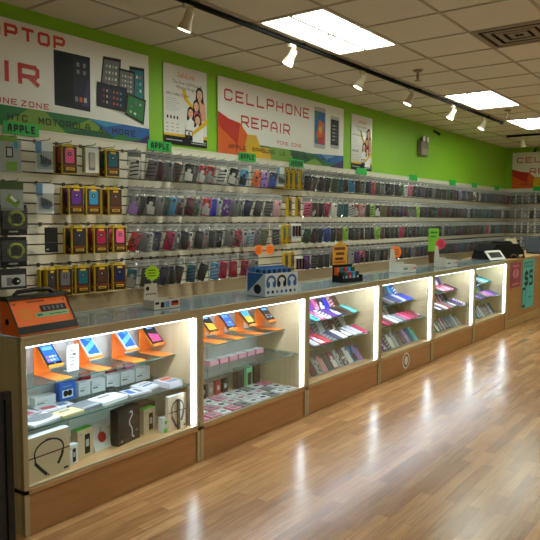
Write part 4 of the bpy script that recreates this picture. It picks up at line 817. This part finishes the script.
# blue and white earphone display
q=at(265,297,2,CH); t=thing('earphone_display','blue and white counter box of headphones with three pictured headphones','display box',(q.x,q.y,CH),(0,0,R(-10))); w,d,h=.33,.20,.165
WB=mat('display_white',(210,218,228),.4); BB=mat('display_blue',(60,120,190),.4)
MB().box(0,w,0,.004,0,h,WB).build('front_panel',t)
MB().prismx([(.004,0),(d,0),(d,h*1.05),(.004,h)],0,.004,WB).build('side_panel',t); MB().prismx([(.004,0),(d,0),(d,h*1.05),(.004,h)],w-.004,w,WB).build('side_panel',t)
MB().box(.004,w-.004,d-.004,d,0,h*1.15,BB).box(.004,w-.004,.004,d-.004,0,.004,BB).build('back_panel',t)
f=MB()
for k in range(3):
    cx=.06+.105*k; c_=[PC['blue'],PC['black'],PC['blue']][k]
    pts=[(cx+.04*math.cos(R(200-220*i/10)),.105+.038*math.sin(R(200-220*i/10))) for i in range(11)]
    for i in range(10):
        a,b=Vector(pts[i]),Vector(pts[i+1]); dd=(b-a).normalized(); nn=Vector((-dd.y,dd.x))*.009; f.poly([tuple(z_) for z_ in (a-nn,b-nn,b+nn,a+nn)],c_,.001)
    f.disc(cx-.03,.085,.018,.024,c_,.0015,12); f.disc(cx+.03,.085,.018,.024,c_,.0015,12)
for k in range(7): f.disc(.03+.045*k,.03,.013,.012,[PC['blue'],PC['black'],PC['lblue'],PC['blue']][k%4],.001,10)
f.build('printed_front',t)
T=Matrix.Rotation(-PI/2,4,'Z'); f=MB(T=T); f.poly([(-.01,h),(-.19,h*1.0),(-.19,.02)],PC['blue'],.001); f.disc(-.08,.05,.04,.035,PC['navy'],.0015); f.build('printed_side',t)
tb=t
for r_ in range(2):
    for k in range(6):
        e=thing('earphone_pack',f'blue earphone pack in the counter box, {["front","rear"][r_]} line, {ORD[k]} from left','earphone pack',tuple(t.matrix_basis@Vector((.012+.051*k,.05+.07*r_,.008))),(0,0,R(-10)),group='earphone packs in the blue counter box')
        MB().box(0,.045,0,.03,0,.185+.015*r_,BB).build('pack',e); f=MB(); f.disc(.023,.165,.016,.018,BLACK if (k+r_)%2 else PC['navy'],.001,12); f.rect(.005,.04,.12,.145,WB,.001); f.build('printed_front',e)
for k,(px,py) in enumerate(((259.5,250),(270.5,249.5))):
    q=at(px,py,1,YW-.22); burst('price_burst',['orange star price burst on the slatwall, left of the pair','orange star price burst on the slatwall, right of the pair'][k],(q.x,YW-.21,q.z),'orange',.062,-20)
# yellow header display with coloured lighters-like packs
q=at(343,283,2,CH); t=thing('counter_display_box','black tray with tall yellow header and teal, red and black packs','display box',(q.x,q.y,CH),(0,0,R(-12))); w,d=.26,.13
MB().box(0,w,0,.003,0,.035,BOXB).box(0,w,.003,d,0,.004,BOXB).box(0,.003,.003,d,.0,.06,BOXB).box(w-.003,w,.003,d,0,.06,BOXB).box(.003,w-.003,d-.003,d,0,.15,BOXB).build('tray',t)
MB().prism([(0,.15),(w*.72,.15),(w*.72,.30),(w*.6,.34),(w*.5,.335),(w*.36,.36),(w*.15,.33),(0,.3)],d-.003,d,mat('header_yellow',(222,160,30),.5)).build('header_card',t)
f=MB(T=Matrix.Translation((0,d-.003,0)));
for k,(a,b) in enumerate(((.03,.14),(.04,.15),(.02,.16))): f.rect(a,b,.19+.045*k,.215+.045*k,BR,.001)
f.rect(.02,.16,.165,.178,PC['red'],.0015)
f.build('header_print',t); tm=t
for k,c_ in enumerate(('black','teal','red','sky','charcoal')):
    for r_ in range(2):
        cc=['orange','teal','red','sky','green'][k] if r_ else c_
        o=MB().box(0,.042,0,.03,0,.085+.035*r_,casemat(cc)).rect(.008,.034,.03,.05,PC['lgrey'],.001)
        o=o.build('small_pack',None,tuple(t.matrix_basis@Vector((.012+.05*k,.035+.055*r_,.005))),(0,0,R(-12)),bevel=.003); tag(o,f'{cc} small pack in the yellow-headed tray, {["front","rear"][r_]} line, {ORD[k]} from left','pack','packs in the yellow-headed tray')
# white display with amber burst, then one with red burst
def whitetray(px,py,lab,blab,bc,bpx,bpy,w=.27):
    q=at(px,py,2,CH); t=thing('counter_display_box',lab,'display box',(q.x,q.y,CH),(0,0,R(-8))); d=.16; S=mat('tray_white',(200,198,188),.5)
    MB().box(0,w,0,.003,0,.075,S).box(0,.003,.003,d,0,.09,S).box(w-.003,w,.003,d,0,.075,S).box(.003,w-.003,d-.003,d,0,.10,S).box(.003,w-.003,.003,d-.003,0,.003,S).build('tray',t)
    MB().prism([(0,.10),(w*.45,.10),(w*.3,.24),(.02,.24)],d-.003,d,S).build('header_card',t)
    f=MB(); f.rect(.03,w*.4,.03,.05,PC['grey'],.001); f.rect(w*.5,w*.75,.02,.055,PC['lgrey'],.001); f.rect(w*.8,w*.95,.03,.05,PC['red'],.001); f.build('printed_front',t)
    yb=t.location.y+d-.02; qq=at(bpx,bpy,1,yb); burst('price_burst',blab,(qq.x,yb,qq.z),bc,.07,-40,pole=max(.02,qq.z-CH-.2)); return t
whitetray(402,273,'open white display tray topped by an orange burst, over the fourth case','orange star price burst on the white tray over the fourth case','amber',396,252)
whitetray(446,267,'open white display tray topped by a red burst, right of the green stand','pinkish red star price burst on the white tray right of the green stand','red',440.5,244)
q=at(390,256,1,YW-.2)
t=thing('green_card_stand','tall lime green card standing on a brown pot, beside the red burst','card stand',(q3:=at(433,263,2,CH)).to_tuple(),(0,0,R(-35)))
GB=mat('pot_brown',(110,74,48),.6); P=[(0,.045),(.0,.05),(.13,.065),(.14,.07),(.155,.07)]
MB().tube([(0,0,a) for a in (0,.02,.12,.135,.15)],[.045,.05,.062,.07,.07],GB,16).build('pot',t); MB().prism(rr(.15,.30,.02,3,0,.29),-.004,.004,mat('lime_card',(130,200,50),.5)).build('card',t)
f=MB(); f.rect(-.05,.05,.38,.40,PC['green'],.005); f.rect(-.05,.03,.33,.345,PC['green'],.005); f.build('print',t)
# small clear stand on first joint
# black printer-like machine with white framed tablet
q=at(478,261,2,CH); t=thing('black_machine','bulky black machine with sloping front where the cases meet the wooden counter','machine',(7.3,.2,CH+.001),(0,0,R(-16)))
MB().prism([(-.06,0),(.84,0),(.80,.10),(.68,.205),(.12,.215),(-.0,.12)],0,.28,mat('machine_black',(13,12,13),.7,spec=.2)).build('body',t,bevel=.01)
MB().prism([(.1,.205),(.7,.2),(.62,.245),(.5,.25),(.42,.235),(.2,.25)],.1,.26,mat('machine_dark',(20,19,19),.7,spec=.2)).build('cover',t,bevel=.008)
pts=[(.45+.04*i,-.012,.03+.025*math.sin(i*.8)) for i in range(9)]; MB().tube(pts,.006,mat('cord_brown',(120,86,60),.5),6).build('cord',t); MB().box(.68,.78,-.008,0,.02,.05,mat('label_cream',(206,196,160),.5)).build('label',t)
t=thing('framed_tablet','black tablet in a white frame leaning on the black machine','tablet',(7.02,.12,CH+.006),(R(-38),0,R(-10)))
MB().prism(rr(.42,.15,.012,3,.21,.075),-.012,0,mat('tablet_white',(232,230,222),.35)).build('frame',t); MB().rect(.05,.37,.03,.12,BLACK,.0135).build('screen',t)
t=thing('cream_panel','cream upright panel right of the black machine','panel',(8.50,.34,CH+.004),(R(-10),0,R(-20))); MB().box(0,.27,0,.02,0,.26,mat('cream_sheet',(196,186,150),.5)).build('sheet',t); MB().box(.05,.2,.02,.09,0,.006,BLACK).build('foot',t)
t=thing('laptop','open dark blue-black laptop at the right edge on the wooden counter','laptop',(9.30,.10,CH+.001),(0,0,R(-30)))
MB().box(0,.36,0,.24,0,.018,BLACK).build('keyboard_base',t,bevel=.003); MB(T=Matrix.Translation((0,.24,.018))@Matrix.Rotation(R(-15),4,'X')).box(0,.36,-.008,0,0,.25,mat('laptop_lid',(26,36,52),.35)).build('lid',t)
tb=thing('stacked_stock','pile of dark and tan goods behind the black machine','goods',(8.55,.45,CH)) if 0 else None
# ================================================================== lights / world
w=bpy.data.worlds.new('World'); scn.world=w; w.use_nodes=True; w.node_tree.nodes['Background'].inputs[0].default_value=(.9,.95,1,1); w.node_tree.nodes['Background'].inputs[1].default_value=.15
vs=scn.view_settings; scn.display_settings.display_device='sRGB'; vs.view_transform='Standard'; vs.look='None'; vs.gamma=1; vs.use_curve_mapping=False; vs.exposure=0
scn.cycles.transparent_max_bounces=24; scn.cycles.max_bounces=10; scn.cycles.diffuse_bounces=5; scn.cycles.sample_clamp_indirect=6
